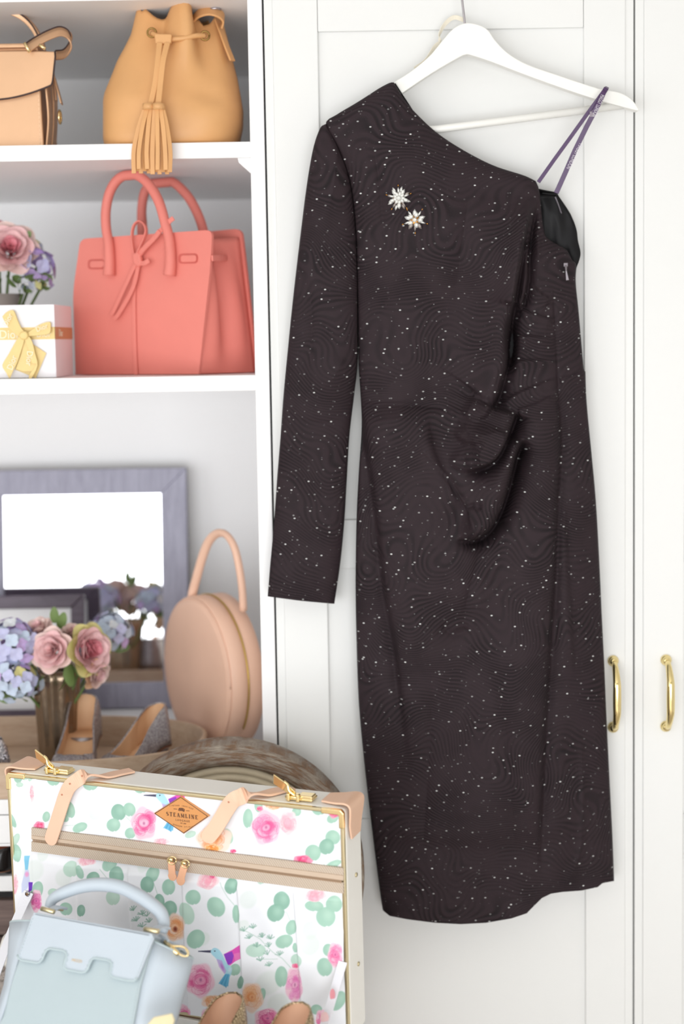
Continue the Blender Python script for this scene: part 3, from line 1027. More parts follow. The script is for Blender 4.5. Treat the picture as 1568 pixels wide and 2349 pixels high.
# ================================================================== TAN BUCKET BAG
bb = thing('bucket_bag', 'tan leather drawstring bucket bag with two tassels hanging over the shelf edge', 'handbag', (-.243, .092, Z_S1))
BY = .092
silL = interp([(318, 33), (312, 55), (303, 90), (287, 120), (273, 145), (258, 185), (244, 222), (241, 240), (242, 300), (243, 360)])
silR = interp([(500, 33), (507, 60), (517, 90), (530, 140), (543, 185), (552, 230), (557, 262), (556, 300), (550, 330), (546, 360)])
silL, silR = (lambda f: (lambda y: f(y)))(interp([(318, 33), (312, 55), (303, 90), (287, 120), (273, 145), (258, 185), (244, 222), (241, 240), (242, 300), (243, 360)])), interp([(500, 33), (507, 60), (517, 90), (530, 140), (543, 185), (552, 230), (557, 262), (556, 300), (550, 330), (546, 360)])
rings = []
NB = 72
lev = np.linspace(360, 42, 40)
for i, y in enumerate(lev):
    a, b = P(float(silL(y)), y, BY), P(float(silR(y)), y, BY)
    cx_, hw = (a.x + b.x) / 2, (b.x - a.x) / 2
    t = i / 39
    z = Z_S1 + .0005 + (1.952 - Z_S1) * t
    tt = max(0, (t - .35) / .65)
    ring = []
    for k in range(NB):
        th = 2 * math.pi * k / NB
        fz = .16 * tt ** 1.3 * math.cos(5 * th + .55) + .05 * tt * math.cos(9 * th)
        # soft dents in the slouching front
        dent = -.05 * math.exp(-((th - 4.95) / .35) ** 2 - ((t - .52) / .2) ** 2) + .03 * math.exp(-((th - 5.2) / .5) ** 2 - ((t - .25) / .15) ** 2) - .045 * math.exp(-((th - 5.25) / .3) ** 2 - ((t - .36) / .08) ** 2)
        dent *= 1.7
        dent += .16 * math.exp(-((th - 4.93) / .13) ** 2) * float(sstep(.45, .95, t)) - .22 * math.exp(-((th - 5.32) / .22) ** 2) * float(sstep(.42, .95, t)) - .12 * math.exp(-((th - 4.35) / .25) ** 2) * float(sstep(.6, .95, t))
        e = 3.3 - 1.2 * t
        cc, ss = math.cos(th), math.sin(th)
        sx = math.copysign(abs(cc) ** (2 / e), cc)
        sy = math.copysign(abs(ss) ** (2 / e), ss)
        dep = .086 - .034 * tt
        lo = 1 - .05 * max(0, (.10 - t) / .10) ** 2
        ring.append(Vector((cx_ + hw * sx * (1 + fz * (.3 if abs(cc) > .8 else 1) + dent) * lo, BY + dep * sy * (1 + fz + dent) * lo, z + .012 * tt ** 3 * math.cos(5 * th + .55) + .008 * tt ** 4 * (1 if abs(ss) > .7 else 0))))
    rings.append(ring)
o = loft('bag_body', rings, TAN, bb, (True, False))
solid(o, .002, -1)
FY = {}
for (x, y) in ((348, 75), (470, 82)):
    c = P(x, y, .030)
    tube('eyelet', [c + Vector((.006 * math.cos(a), 0, .006 * math.sin(a))) for a in [2 * math.pi * k / 14 for k in range(15)]], .0014, mat('antique_brass', (150, 120, 70), .3, 1.0), bb, 6)
cord = [(348, 76, .034), (365, 84, .024), (385, 90, .020), (420, 88, .018), (450, 82, .022), (470, 82, .032)]
tube('drawstring', spline([P(*c) for c in cord], 5), .0036, TAN, bb, 8)
prism('toggle', [P(x, y, .010) for (x, y) in roundpoly([(354, 77), (394, 78), (392, 100), (356, 100)], 4)], (0, .012, 0), TAN, bb, .002)
for (pts) in ([(366, 98, .010), (362, 140, -.002), (356, 190, -.008), (345, 240, -.012)], [(384, 98, .010), (374, 140, -.004), (368, 190, -.011), (363, 240, -.016)]):
    ribbon('hanging_cord', spline([P(*c) for c in pts], 6), (1, 0, 0), .0080, .0034, TAN, bb)
for (tx, x0, x1, yb_, Yt) in ((341, 303, 352, 398, -.014), (364, 346, 394, 400, -.019)):
    ta = tube('tassel_cap', [P(tx, 238, Yt), P(tx, 252, Yt)], .0085, TAN, bb, 12)
    for k in range(8):
        f = k / 7
        xb = x0 + 4 + (x1 - x0 - 8) * f
        xt = tx - 9 + 18 * f
        dy = .006 * math.sin(k * 2.3)
        ribbon('fringe_strip', spline([P(xt, 250, Yt + dy * .3), P(xt * .45 + xb * .55, 290, Yt + dy * .8), P(xb, 345, Yt + dy), P(xb + 1.5 * math.sin(k * 1.7), yb_ - (k % 3) * 5, Yt + dy)], 5), (1, .5 * math.sin(k * 1.9), 0), .0062, .0018, TAN, ta)
ribbon('shoulder_strap', spline([P(508, 60, .062), P(512, 42, .056), P(500, 30, .050), P(478, 25, .048), P(455, 32, .052), P(440, 48, .062)], 5), (0, .8, .75), .021, .003, TAN, bb)
ribbon('strap_tab', spline([P(497, 45, .07), P(508, 75, .065), P(521, 110, .060), P(533, 140, .057)], 4), (.6, 1, 0), .012, .003, TAN, bb)

# ================================================================== CORAL TOTE
tote = thing('tote_bag', 'coral pink structured leather tote with rolled handles and a tied lace bow', 'handbag', (-.29, .14, Z_S2))
ta = math.radians(29)
TT = Plane((-.402, .172, Z_S2 + .001), (math.cos(ta), -math.sin(ta), 0), (0, 0, 1))


def clampz(p, z=Z_S2 + .001):
    return Vector((p.x, p.y, max(p.z, z)))


front_px = roundpoly([(173, 864), (167, 670), (184, 548), (486, 527), (483, 600), (466, 760), (455, 866)], [3, 30, 16, 16, 40, 40, 3], 6)
fr = [clampz(TT.hit(x, y)) for (x, y) in front_px]
prism('front_panel', fr, -TT.N * .005, CORAL, tote, .0018, 3)
DEP = .098
back_px = roundpoly([(236, 866), (232, 670), (250, 552), (553, 524), (562, 600), (580, 760), (588, 866)], [3, 30, 16, 18, 40, 60, 3], 6)
bk = [clampz(TT.hit(x, y, -DEP)) for (x, y) in back_px]
prism('back_panel', bk, -TT.N * .005, CORAL, tote, .0018, 3)


def gusset(f_pts, b_pts, sgn, nm):
    vs, NS, NV = [], 16, 24
    for i in range(NV + 1):
        t = i / NV
        a = TT.hit(*[sum(q) for q in zip(*[(f_pts[0][0] * (1 - t) + f_pts[1][0] * t, f_pts[0][1] * (1 - t) + f_pts[1][1] * t)])], -.004)
        b = TT.hit(b_pts[0][0] * (1 - t) + b_pts[1][0] * t, b_pts[0][1] * (1 - t) + b_pts[1][1] * t, -DEP)
        for j in range(NS + 1):
            s = j / NS
            p = a.lerp(b, s)
            ind = .030 * t ** 1.2 * (1 - abs(2 * s - 1)) ** .8
            bul = .010 * math.sin(math.pi * t) * (math.sin(math.pi * s * 2) ** 2)
            p = p - TT.U * (sgn * (ind - bul))
            vs.append(clampz(p))
    fs = [(i * (NS + 1) + j, i * (NS + 1) + j + 1, (i + 1) * (NS + 1) + j + 1, (i + 1) * (NS + 1) + j) for i in range(NV) for j in range(NS)]
    o = mobj(nm, vs, fs, CORAL, tote, True)
    solid(o, .002, 0)


gusset([(455, 866), (484, 548)], [(586, 866), (548, 545)], 1, 'gusset')
gusset([(176, 866), (190, 566)], [(238, 866), (255, 566)], -1, 'gusset')
prism('base', [clampz(TT.hit(176, 866, -.003)), clampz(TT.hit(452, 866, -.003)), clampz(TT.hit(584, 866, -DEP)), clampz(TT.hit(240, 866, -DEP))], (0, 0, .004), CORAL, tote)
box_in = [TT.hit(x, y, -.01) for (x, y) in ((200, 560), (470, 545))]
for nm, off, pts in (('handle', .006, [(250, 632), (251, 600), (249, 560), (243, 520), (243, 480), (252, 440), (270, 412), (295, 400), (320, 405), (345, 428), (365, 465), (378, 510), (388, 550), (391, 600), (388, 632)]),
                     ('handle', -DEP - .004, [(328, 560), (326, 520), (325, 480), (332, 440), (350, 417), (375, 411), (400, 420), (428, 447), (448, 480), (462, 515), (470, 550), (472, 570)])):
    pth = spline([TT.hit(x, y, off) for (x, y) in pts], 5)
    n = len(pth)
    rad = []
    for i in range(n):
        t = i / (n - 1)
        e = min(t, 1 - t)
        rad.append(.0072 if e > .16 else .0072 + (.16 - e) * .012)
    for i, p in enumerate(pth):
        if p.z > Z_S1 - TH - .0085:
            pth[i] = Vector((p.x, p.y, Z_S1 - TH - .0085))
    h = tube(nm, pth, rad, CORAL, tote, 12)
for (x, y) in ((249, 600), (389, 600)):
    u_, v_ = TT.uv(x, y)
    prism('handle_patch', [TT.at(u_ + a, v_ + b, .0015) for a, b in roundpoly([(-.009, -.020), (.009, -.020), (.011, .02), (-.011, .02)], .004)], -TT.N * .003, CORAL, tote, .0012)
# belt slots, side strap, centre seam strip, bow
for (x0, x1, y) in ((205, 238, 606), (413, 449, 593)):
    prism('belt_loop', [TT.hit(x, yy, .004) for (x, yy) in roundpoly([(x0, y - 8), (x1, y - 9), (x1, y + 8), (x0, y + 9)], 7)], -TT.N * .0035, CORAL, tote, .0015)
    prism('belt_slot', [TT.hit(x, yy, .0008) for (x, yy) in roundpoly([(x0 - 4, y - 11), (x1 + 4, y - 12), (x1 + 4, y + 11), (x0 - 4, y + 12)], 9)], -TT.N * .001, CORAL_D, tote)
ribbon('side_strap', spline([TT.hit(486, 592, .001), TT.hit(505, 592, -.03), TT.hit(516, 592, -.06), TT.hit(522, 591, -.085)], 5), (0, 0, 1), .0085, .003, CORAL, tote)
ribbon('centre_strip', spline([TT.hit(308, 612, .002), TT.hit(307, 700, .002), TT.hit(309, 800, .002), TT.hit(312, 860, .002)], 5), TT.U, .0065, .0024, CORAL, tote)
ribbon('lace_tail', spline([TT.hit(313, 600, .006), TT.hit(290, 650, .008), TT.hit(262, 710, .008), TT.hit(254, 722, .008)], 5), TT.U, .0062, .002, CORAL, tote)
ribbon('lace_tail', spline([TT.hit(318, 605, .005), TT.hit(305, 660, .007), TT.hit(275, 715, .007), TT.hit(262, 732, .007)], 5), TT.U, .0066, .002, CORAL, tote)
ribbon('lace_loop', spline([TT.hit(309, 590, .006), TT.hit(303, 545, .007), TT.hit(307, 518, .007), TT.hit(320, 507, .007), TT.hit(333, 518, .008), TT.hit(333, 540, .008), TT.hit(312, 588, .008)], 5), -TT.N, .006, .0024, CORAL, tote)
ribbon('lace_tail', spline([TT.hit(316, 590, .007), TT.hit(345, 555, .008), TT.hit(372, 525, .008), TT.hit(388, 508, .006), TT.hit(398, 500, .004)], 5), (0, 0, 1), .0068, .002, CORAL, tote)
ribbon('lace_loop', spline([TT.hit(312, 596, .006), TT.hit(325, 575, .009), TT.hit(352, 548, .010), TT.hit(366, 530, .010)], 5), (0, 0, 1), .0075, .002, CORAL, tote)
prism('knot', [TT.hit(x, y, .011) for (x, y) in roundpoly([(301, 580), (318, 578), (324, 604), (316, 614), (304, 606)], 6)], -TT.N * .008, CORAL, tote, .003, 3)
ribbon('lace_tail', spline([TT.hit(318, 602, .008), TT.hit(330, 604, .010), TT.hit(342, 597, .009)], 4), (0, 0, 1), .007, .002, CORAL, tote)

# ================================================================== GIFT BOX
BOXW = mat('white_gift_card', (246, 244, 248), .55, var=.01)
RIB = mat('gold_satin_ribbon', (232, 204, 136), .38, var=.06, vscale=60)
RIB_SHADED = mat('gold_ribbon_shaded', (214, 164, 118), .42, var=.06, vscale=60)  # gold ribbon with side shading and coral reflection put into the colour
gb = thing('gift_box', 'white gift box tied with a gold satin ribbon bow, beside the coral tote', 'box', (-.48, .09, Z_S2))
gy = .030
gx1 = P(127, 790, gy).x
gz = P(60, 699, gy).z
box('box_body', (-.600, gy, Z_S2 + .0005), (gx1, gy + .128, gz), BOXW, gb, .0012)
zr0, zr1 = P(60, 779, gy).z, P(60, 751, gy).z
GP = Plane((0, gy, 0), (1, 0, 0), (0, 0, 1))
box('ribbon_band', (-.6004, gy - .0006, zr0), (gx1 + .0004, gy + .0002, zr1), RIB, gb)
box('ribbon_band', (gx1 - .0002, gy - .0006, zr0), (gx1 + .0006, gy + .1284, zr1), RIB_SHADED, gb)


def flat_ribbon(pts, w, name='bow_loop'):
    return ribbon(name, spline([GP.hit(*p) for p in pts], 5), None or [GP.V * .0 + Vector((0, 0, 0)) for _ in range(0)] or (0.0, -.25, 1.0), w, .0008, RIB, gb)


def px_strip(name, outline, off, dep=.0012, material=RIB, parent=None, pl=GP, bev=.0003):
    return prism(name, [pl.hit(x, y, off) for (x, y) in outline], -pl.N * dep, material, parent or gb, bev)


px_strip('bow_loop', smooth_line([(5, 726), (15, 716), (27, 711), (33, 716), (40, 735), (48, 752), (56, 762), (54, 770), (44, 772), (32, 764), (20, 752), (12, 740), (5, 728)], 3)[:-1], .008, .006)
px_strip('bow_loop', smooth_line([(60, 766), (74, 756), (90, 745), (113, 738), (116, 750), (114, 764), (100, 768), (80, 770), (62, 772)], 3), .008, .006)
px_strip('card_tag', [(52, 790), (70, 786), (106, 810), (82, 868), (70, 862), (34, 848)], .003, .001)
px_strip('bow_tail', smooth_line([(42, 772), (56, 774), (50, 800), (40, 830), (28, 855), (22, 868), (14, 855), (5, 838), (18, 815), (32, 790), (41, 774)], 3)[:-1], .010, .0012)
px_strip('bow_tail', smooth_line([(54, 772), (66, 772), (74, 785), (80, 810), (86, 838), (72, 868), (66, 862), (83, 836), (72, 832), (64, 800), (55, 776)], 3)[:-1], .010, .0012)
px_strip('bow_tail', [(56, 776), (68, 776), (76, 790), (84, 838), (74, 852), (52, 852), (36, 846), (48, 812)], .0075, .0012)
px_strip('bow_knot', smooth_line([(46, 762), (58, 760), (64, 768), (60, 778), (48, 778), (42, 770)], 3), .013, .008, bev=.002)
GW = mat('ribbon_print', (250, 240, 214), .6)
for (x, y, s, dx, dy) in ((22, 768, .017, 1, 0), (100, 767, .012, 1, .0), (96, 752, .010, 1, .35), (18, 734, .011, .5, .9), (28, 832, .012, .35, .9), (67, 822, .012, -.12, -1)):
    ux = Vector((dx, 0, dy)).normalized()
    text_mesh('ribbon_lettering', 'Dior', tuple(GP.hit(x, y, .0112 if y not in (768, 767) else .0010)), ux, Vector((-ux.z, 0, ux.x)), s, GW, gb, .0001, squash=.9)
text_mesh('ribbon_lettering', 'Dior', (gx1 + .0012, gy + .036, (zr0 + zr1) / 2), (0, 1, 0), (0, 0, 1), .015, GW, gb, .0001)

# ================================================================== FLOWERS
PAL = dict(pink=(244, 200, 200), blush=(246, 214, 206), rose=(232, 150, 160), peach=(246, 206, 170), lilac=(206, 180, 228), lav=(202, 202, 234), blue=(202, 214, 232), white=(226, 228, 232), butter=(226, 218, 150))
FM = {k: mat('petal_' + k, v, .6, var=.12, vscale=45, sss=.15) for k, v in PAL.items()}
LEAF = mat('leaf_green', (112, 134, 78), .5, var=.25, vscale=60)
STEMM = mat('stem_green', (96, 118, 66), .55, var=.15, vscale=60)


def petal_mesh(name, material, cup=.5, curl=.25, n=6):
    v, f = [], []
    for i in range(n + 1):
        b = i / n
        for j in range(n + 1):
            a = 2 * j / n - 1
            w = .5 * math.sin(math.pi * (.12 + .70 * b)) ** .9
            x = a * w
            y = -cup * (a * a) * w + curl * b * b
            z = b * (1 - .12 * a * a)
            v.append((x, y, z))
    for i in range(n):
        for j in range(n):
            q = i * (n + 1) + j
            f.append((q, q + 1, q + n + 2, q + n + 1))
    me = bpy.data.meshes.new(name)
    me.from_pydata(v, [], f)
    me.materials.append(material)
    me.polygons.foreach_set('use_smooth', np.ones(len(me.polygons), dtype=bool))
    return me


PET = {k: petal_mesh('petal', m_, .55, .22) for k, m_ in FM.items()}
FLAT = {k: petal_mesh('floret_petal', m_, .2, .15, 4) for k, m_ in FM.items()}
LEAFM = petal_mesh('leaf', LEAF, .3, .3)


def part_inst(name, me, parent, mw):
    o = bpy.data.objects.new(name, me)
    C.objects.link(o)
    o.parent = parent
    o.matrix_parent_inverse = Matrix.Translation(-Vector(parent.location))
    o.matrix_basis = mw
    return o


def axis_mat(c, ax):
    ax = Vector(ax).normalized()
    q = Vector((0, 0, 1)).rotation_difference(ax)
    return Matrix.Translation(Vector(c)) @ q.to_matrix().to_4x4()


def rose(label, c, R, ax, cols, stem_to, group=None, seed=0, layers=None):
    rr = random.Random(seed)
    c = Vector(c)
    t = thing('rose', label, 'flower', tuple(c), group)
    base = axis_mat(c, ax)
    for (n, r0, lean, h, w, col, lift) in (layers or ((3, .05, -.10, .75, .8, 0, .15), (4, .10, .05, .85, 1.0, 0, .05), (5, .18, .30, .95, 1.2, 1, 0), (6, .26, .62, 1.0, 1.35, 1, -.05), (6, .30, .95, 1.05, 1.4, 2 if len(cols) > 2 else 1, -.1))):
        ph = rr.random() * 6
        for k in range(n):
            a = ph + 2 * math.pi * k / n + rr.uniform(-.15, .15)
            mw = base @ Matrix.Rotation(a, 4, 'Z') @ Matrix.Translation((0, r0 * R, (lift - .35) * R)) @ Matrix.Rotation(-lean + rr.uniform(-.1, .1), 4, 'X') @ Matrix.Diagonal((w * R, R, h * R, 1))
            part_inst('petal', PET[cols[min(col, len(cols) - 1)]], t, mw)
    tube('stem', spline([c - Vector(ax).normalized() * R * .3, (c * .5 + Vector(stem_to) * .5) + Vector((0, 0, .004)), Vector(stem_to)], 4), .0022, STEMM, t, 6)
    return t


def cluster(label, c, R, cols, stem_to, n=46, group=None, seed=1, s=.30, name='hydrangea', squash=(1, 1, .85), cat='flower'):
    rr = random.Random(seed)
    c = Vector(c)
    t = thing(name, label, cat, tuple(c), group)
    for k in range(n):
        zz = 1 - 1.75 * (k + .5) / n
        a = k * 2.39996
        rad = math.sqrt(max(0, 1 - zz * zz))
        d = Vector((rad * math.cos(a) * squash[0], rad * math.sin(a) * squash[1], zz * squash[2]))
        col = rr.choice(cols)
        p = c + d * R * rr.uniform(.82, 1.05)
        b = axis_mat(p, d + Vector((rr.uniform(-.3, .3), rr.uniform(-.3, .3), rr.uniform(-.3, .3)))) @ Matrix.Rotation(rr.random() * 6, 4, 'Z')
        for q in range(4):
            mw = b @ Matrix.Rotation(q * math.pi / 2, 4, 'Z') @ Matrix.Rotation(-1.25, 4, 'X') @ Matrix.Diagonal((R * s * 1.15, R * s, R * s, 1))
            part_inst('petal', FLAT[col], t, mw)
    tube('stem', spline([c, c * .5 + Vector(stem_to) * .5, Vector(stem_to)], 4), .0022, STEMM, t, 6)
    for q in range(3):
        part_inst('leaf', LEAFM, t, axis_mat(c - Vector((0, 0, R * .6)), (math.cos(q * 2.1 + seed), math.sin(q * 2.1 + seed), -.2)) @ Matrix.Diagonal((R * .6, R * .5, R * .9, 1)))
    return t


# upper bouquet behind the gift box
GLASS = mat('smoked_glass', (222, 212, 206), .15, trans=.45, var=.05)
uv_x, uv_y = P(2, 690, .23).x, .23
uvase = thing('glass_vase', 'smoked glass vase with roses and freesia behind the gift box', 'vase', (uv_x, uv_y, Z_S2))
lathe('vase_body', [(.0305, .001), (.031, .004), (.028, .05), (.0265, .085), (.030, .125), (.0285, .125), (.025, .085), (.0265, .05), (.0285, .008), (0.0001, .006)], (uv_x, uv_y, Z_S2), GLASS, uvase, 24, (True, False))
vtop = Vector((uv_x, uv_y, Z_S2 + .03))
UG = 'flowers in the upper vase'
rose('large pale pink rose in the vase behind the gift box', P(24, 570, .20), .036, (.25, -.9, .35), ('rose', 'pink', 'blush'), vtop, UG, 3)
rose('small red pink rose half hidden in the upper bouquet', P(-6, 526, .25), .020, (-.1, -.5, .8), ('rose', 'rose', 'pink'), vtop, UG, 5)
cluster('cluster of purple freesia in the upper bouquet', P(86, 610, .21), .025, ('lilac', 'lilac', 'lilac', 'lav', 'butter'), vtop, 18, UG, 4, .50, 'freesia', (1, .6, 1))
cluster('drooping sprig of violet freesia at the edge of the upper bouquet', P(100, 648, .21), .013, ('lilac', 'lilac', 'butter'), vtop, 10, UG, 14, .55, 'freesia', (1, .6, 1))
cluster('pale blue and grey hydrangea sprig in the upper bouquet', P(74, 575, .235), .017, ('blue', 'white', 'butter'), vtop, 14, UG, 6, .42)
cluster('white hanging blossom under the upper bouquet', P(58, 655, .205), .012, ('blue', 'white'), vtop, 9, UG, 8, .55, 'blossom', (1, .6, 1.3))
lf = thing('leaf_spray', 'green rose leaves drooping below the large pale pink rose', 'leaf', tuple(vtop))
for (x, y, dx, dz, s) in ((20, 640, .4, -.6, .022), (-5, 650, -.3, -.7, .026), (38, 640, .9, -.2, .016), (64, 540, .5, .7, .010)):
    part_inst('leaf', LEAFM, lf, axis_mat(P(x, y, .205) - Vector((dx, -.3, dz)) * s * .5, (dx, -.3, dz)) @ Matrix.Diagonal((s * .9, s * .6, s * 1.2, 1)))

# ================================================================== ROUND BAG (counter shelf)
rb = thing('round_bag', 'large round blush leather bag standing on edge against the side of the wardrobe', 'handbag', (-.21, .24, Z_S3))
ya = math.radians(59)
RN = Vector((-math.sin(ya), -math.cos(ya), 0))
RU = Vector((math.cos(ya), -math.sin(ya), 0))
RR = .1225
RC = Vector((-.2345, .225, Z_S3 + RR + .001))
RP = Plane(RC, RU, (0, 0, 1))


def disc_ring(r, n, k=48, e=1.0):
    return [RP.at(r * math.cos(2 * math.pi * i / k), r * e * math.sin(2 * math.pi * i / k), n) for i in range(k)]


GD = .060
loft('front_face', [disc_ring(r, n) for (r, n) in ((.001, .0035), (RR * .5, .0032), (RR * .88, .002), (RR * .955, .0005), (RR * .975, -.003))], BLUSH, rb, (True, True))
loft('gusset', [disc_ring(r, n) for (r, n) in ((RR * .97, -.002), (RR, -.004), (RR * 1.0, -GD * .45), (RR * .992, -GD * .47), (RR * .992, -GD * .53), (RR, -GD * .55), (RR, -GD + .004), (RR * .97, -GD + .002))], BLUSH, rb, (True, True))
ZIPG = mat('brass_zip', (200, 170, 90), .35, .9)
tube('zip', [RP.at((RR + .0002) * math.cos(a), (RR + .0002) * math.sin(a), -GD * .5) for a in np.linspace(-.6, math.pi + .6, 70)], .0013, ZIPG, rb, 6)
tube('face_piping', [RP.at(RR * .972 * math.cos(a), RR * .972 * math.sin(a), -.001) for a in np.linspace(0, 2 * math.pi, 72)], .0016, BLUSH, rb, 6)
hp = [(438, 1395), (441, 1362), (452, 1320), (465, 1275), (480, 1240), (500, 1223), (520, 1228), (537, 1255), (548, 1300), (555, 1350), (558, 1400)]
hp3 = [RP.hit(x, y, -GD * (.15 + .6 * i / 10)) for i, (x, y) in enumerate(hp)]
hp3 = [Vector((min(p.x, XI - .012), p.y, p.z)) for p in hp3]
tube('top_handle', spline(hp3, 4), .0072, BLUSH, rb, 10, flat=.8)

# ================================================================== MIRROR
GREYW = wood_mat('grey_painted_wood', (150, 148, 166), (178, 177, 194), (40, 40, 3), .5)
MIRR = mat('mirror_silver', (250, 250, 252), .02, 1.0, var=0)
mx0, mx1 = P(-56, 1300, .50).x, P(428, 1300, .50).x
mt = P(428, 1074, .535)
mh = (mt.z - Z_S3)
tilt = math.radians(5.0)
MP = Plane((mx0, .535 - math.tan(tilt) * mh, Z_S3 + .001), (1, 0, 0), (0, math.sin(tilt), math.cos(tilt)))
mw_, mh_ = mx1 - mx0, mh / math.cos(tilt)
mr = thing('mirror', 'grey painted wood framed mirror leaning against the back of the wardrobe', 'mirror', (mx0 + mw_ / 2, .48, Z_S3))
fw = .0445
for nm, pts in (('frame_rail', [(0, mh_), (mw_, mh_), (mw_ - fw, mh_ - fw), (fw, mh_ - fw)]), ('frame_rail', [(0, 0), (mw_, 0), (mw_ - fw, fw), (fw, fw)]), ('frame_stile', [(0, 0), (fw, fw), (fw, mh_ - fw), (0, mh_)]), ('frame_stile', [(mw_, 0), (mw_, mh_), (mw_ - fw, mh_ - fw), (mw_ - fw, fw)])):
    prism(nm, [MP.at(a, b, .010) for a, b in pts], -MP.N * .018, GREYW, mr, .0015)
prism('mirror_glass', [MP.at(a, b, .002) for a, b in ((fw - .003, fw - .003), (mw_ - fw + .003, fw - .003), (mw_ - fw + .003, mh_ - fw + .003), (fw - .003, mh_ - fw + .003))], -MP.N * .004, MIRR, mr)
prism('backing_board', [MP.at(a, b, -.008) for a, b in ((0, 0), (mw_, 0), (mw_, mh_), (0, mh_))], -MP.N * .004, mat('black_board', (30, 30, 32), .8), mr)

# small dark picture frame
DARKW = wood_mat('dark_plum_wood', (70, 58, 70), (104, 92, 108), (3, 40, 40), .4)
sx1 = P(193, 1400, .43).x
stp = P(100, 1364, .445)
FP = Plane((sx1 - .20, .405, Z_S3 + .0015), (1, 0, 0), (0, math.sin(.16), math.cos(.16)))
sh = (stp.z - Z_S3 - .0015) / math.cos(.16)
pf_ = thing('picture_frame', 'small dark plum picture frame with a white mat standing in front of the mirror', 'picture frame', (sx1 - .1, .405, Z_S3))
fw2 = .0225
for nm, pts in (('frame_rail', [(0, sh), (.20, sh), (.20 - fw2, sh - fw2), (fw2, sh - fw2)]), ('frame_rail', [(0, 0), (.20, 0), (.20 - fw2, fw2), (fw2, fw2)]), ('frame_stile', [(0, 0), (fw2, fw2), (fw2, sh - fw2), (0, sh)]), ('frame_stile', [(.20, 0), (.20, sh), (.20 - fw2, sh - fw2), (.20 - fw2, fw2)])):
    prism(nm, [FP.at(a, b, .008) for a, b in pts], -FP.N * .015, DARKW, pf_, .002)
prism('mat_board', [FP.at(a, b, .001) for a, b in ((.015, .015), (.185, .015), (.185, sh - .015), (.015, sh - .015))], -FP.N * .003, mat('white_mat_board', (240, 240, 242), .7, var=.01), pf_)

# ================================================================== OVAL TRAY
TRAYW = wood_mat('light_ash_wood', (182, 152, 126), (208, 184, 160), (5, 30, 30), .6)
tcx, tcy, tax, tay = -.515, .128, .300, .126
tr = thing('oval_tray', 'long oval light wooden tray with raised rim holding the vase and pumps', 'tray', (tcx, tcy, Z_S3))


def oval(ax_, ay_, z, k=72):
    r = []
    for i in range(k):
        a = 2 * math.pi * i / k
        c_, s_ = math.cos(a), math.sin(a)
        r.append(Vector((tcx + ax_ * math.copysign(abs(c_) ** .8, c_), tcy + ay_ * math.copysign(abs(s_) ** .8, s_), z)))
    return r


loft('tray_floor', [oval(tax - .004, tay - .004, Z_S3 + .0005), oval(tax - .004, tay - .004, Z_S3 + .006)], TRAYW, tr, (True, True), smooth=False)
loft('tray_rim', [oval(tax - .006, tay - .006, Z_S3 + .0065), oval(tax - .003, tay - .003, Z_S3 + .0515), oval(tax + .001, tay + .001, Z_S3 + .0535), oval(tax + .0045, tay + .0045, Z_S3 + .0515), oval(tax + .001, tay + .001, Z_S3 + .0005)], TRAYW, tr, (False, False))
ZT = Z_S3 + .0065

# ================================================================== SILVER VASE + BOUQUET
MERC = mat('mercury_glass', (150, 132, 112), .22, .75, var=.35, vscale=40, bump=.5, bscale=60)
vx, vy = P(132, 1650, .165).x, .165
vs_ = thing('silver_vase', 'fluted antique silver glass vase of pink and lilac flowers on the tray', 'vase', (vx, vy, ZT))
flute = lambda a, z: 1 + .045 * math.cos(12 * a)
lathe('vase_body', [(.026, 0), (.029, .004), (.030, .03), (.032, .08), (.036, .13), (.039, .146), (.036, .146), (.033, .13), (.029, .08), (.027, .012), (.0001, .010)], (vx, vy, ZT), MERC, vs_, 72, (True, False), flute)
vtop = Vector((vx, vy, ZT + .05))
LG = 'flowers in the silver vase'
rose('full pink rose above the silver vase beside the lilac hydrangea', P(120, 1492, .115), .0285, (-.25, -1, .3), ('pink', 'pink', 'blush'), vtop, LG, 11)
rose('open pink rose with yellow petal edges at the right of the silver vase', P(205, 1490, .125), .034, (.75, -.6, .25), ('rose', 'pink', 'butter'), vtop, LG, 12)
rose('drooping peach pink rose below the open yellow-edged rose', P(222, 1545, .13), .022, (.8, -.5, -.3), ('pink', 'blush', 'peach'), vtop, LG, 17)
rose('pink rosebud at the top of the silver vase bouquet', P(88, 1440, .15), .019, (-.2, -.5, .8), ('pink', 'blush'), vtop, LG, 13)
rose('narrow pink bud rising beside the dark picture frame', P(168, 1452, .15), .018, (.3, -.4, .9), ('pink', 'blush'), vtop, LG, 18)
cluster('lilac hydrangea head at the left of the silver vase', P(28, 1480, .14), .044, ('lilac', 'lilac', 'lav', 'blue', 'lav', 'white', 'lav', 'lilac'), vtop, 70, LG, 21, .25)
cluster('pale blue hydrangea head hanging low over the tray', P(38, 1560, .12), .036, ('lav', 'blue', 'lilac', 'butter', 'blue', 'lav', 'blue'), vtop, 50, LG, 22, .27)
cluster('blue grey hydrangea head behind the roses, reflected in the mirror', P(252, 1450, .25), .034, ('blue', 'lav', 'blue', 'white', 'lilac'), vtop, 48, LG, 23, .28)
lf = thing('leaf_spray', 'green leaves at the neck of the silver vase', 'leaf', tuple(vtop))
for (x, y, Y, dx, dz, s) in ((158, 1545, .12, .1, -1, .026), (150, 1560, .125, -.3, -.8, .022), (172, 1535, .13, .5, -.7, .022), (125, 1415, .15, 0, 1, .020), (140, 1430, .15, .3, .8, .022), (92, 1560, .12, -.4, -.6, .02)):
    part_inst('leaf', LEAFM, lf, axis_mat(P(x, y, Y) - Vector((dx, -.3, dz)) * s * .5, (dx, -.3, dz)) @ Matrix.Diagonal((s * .7, s * .5, s * 1.3, 1)))


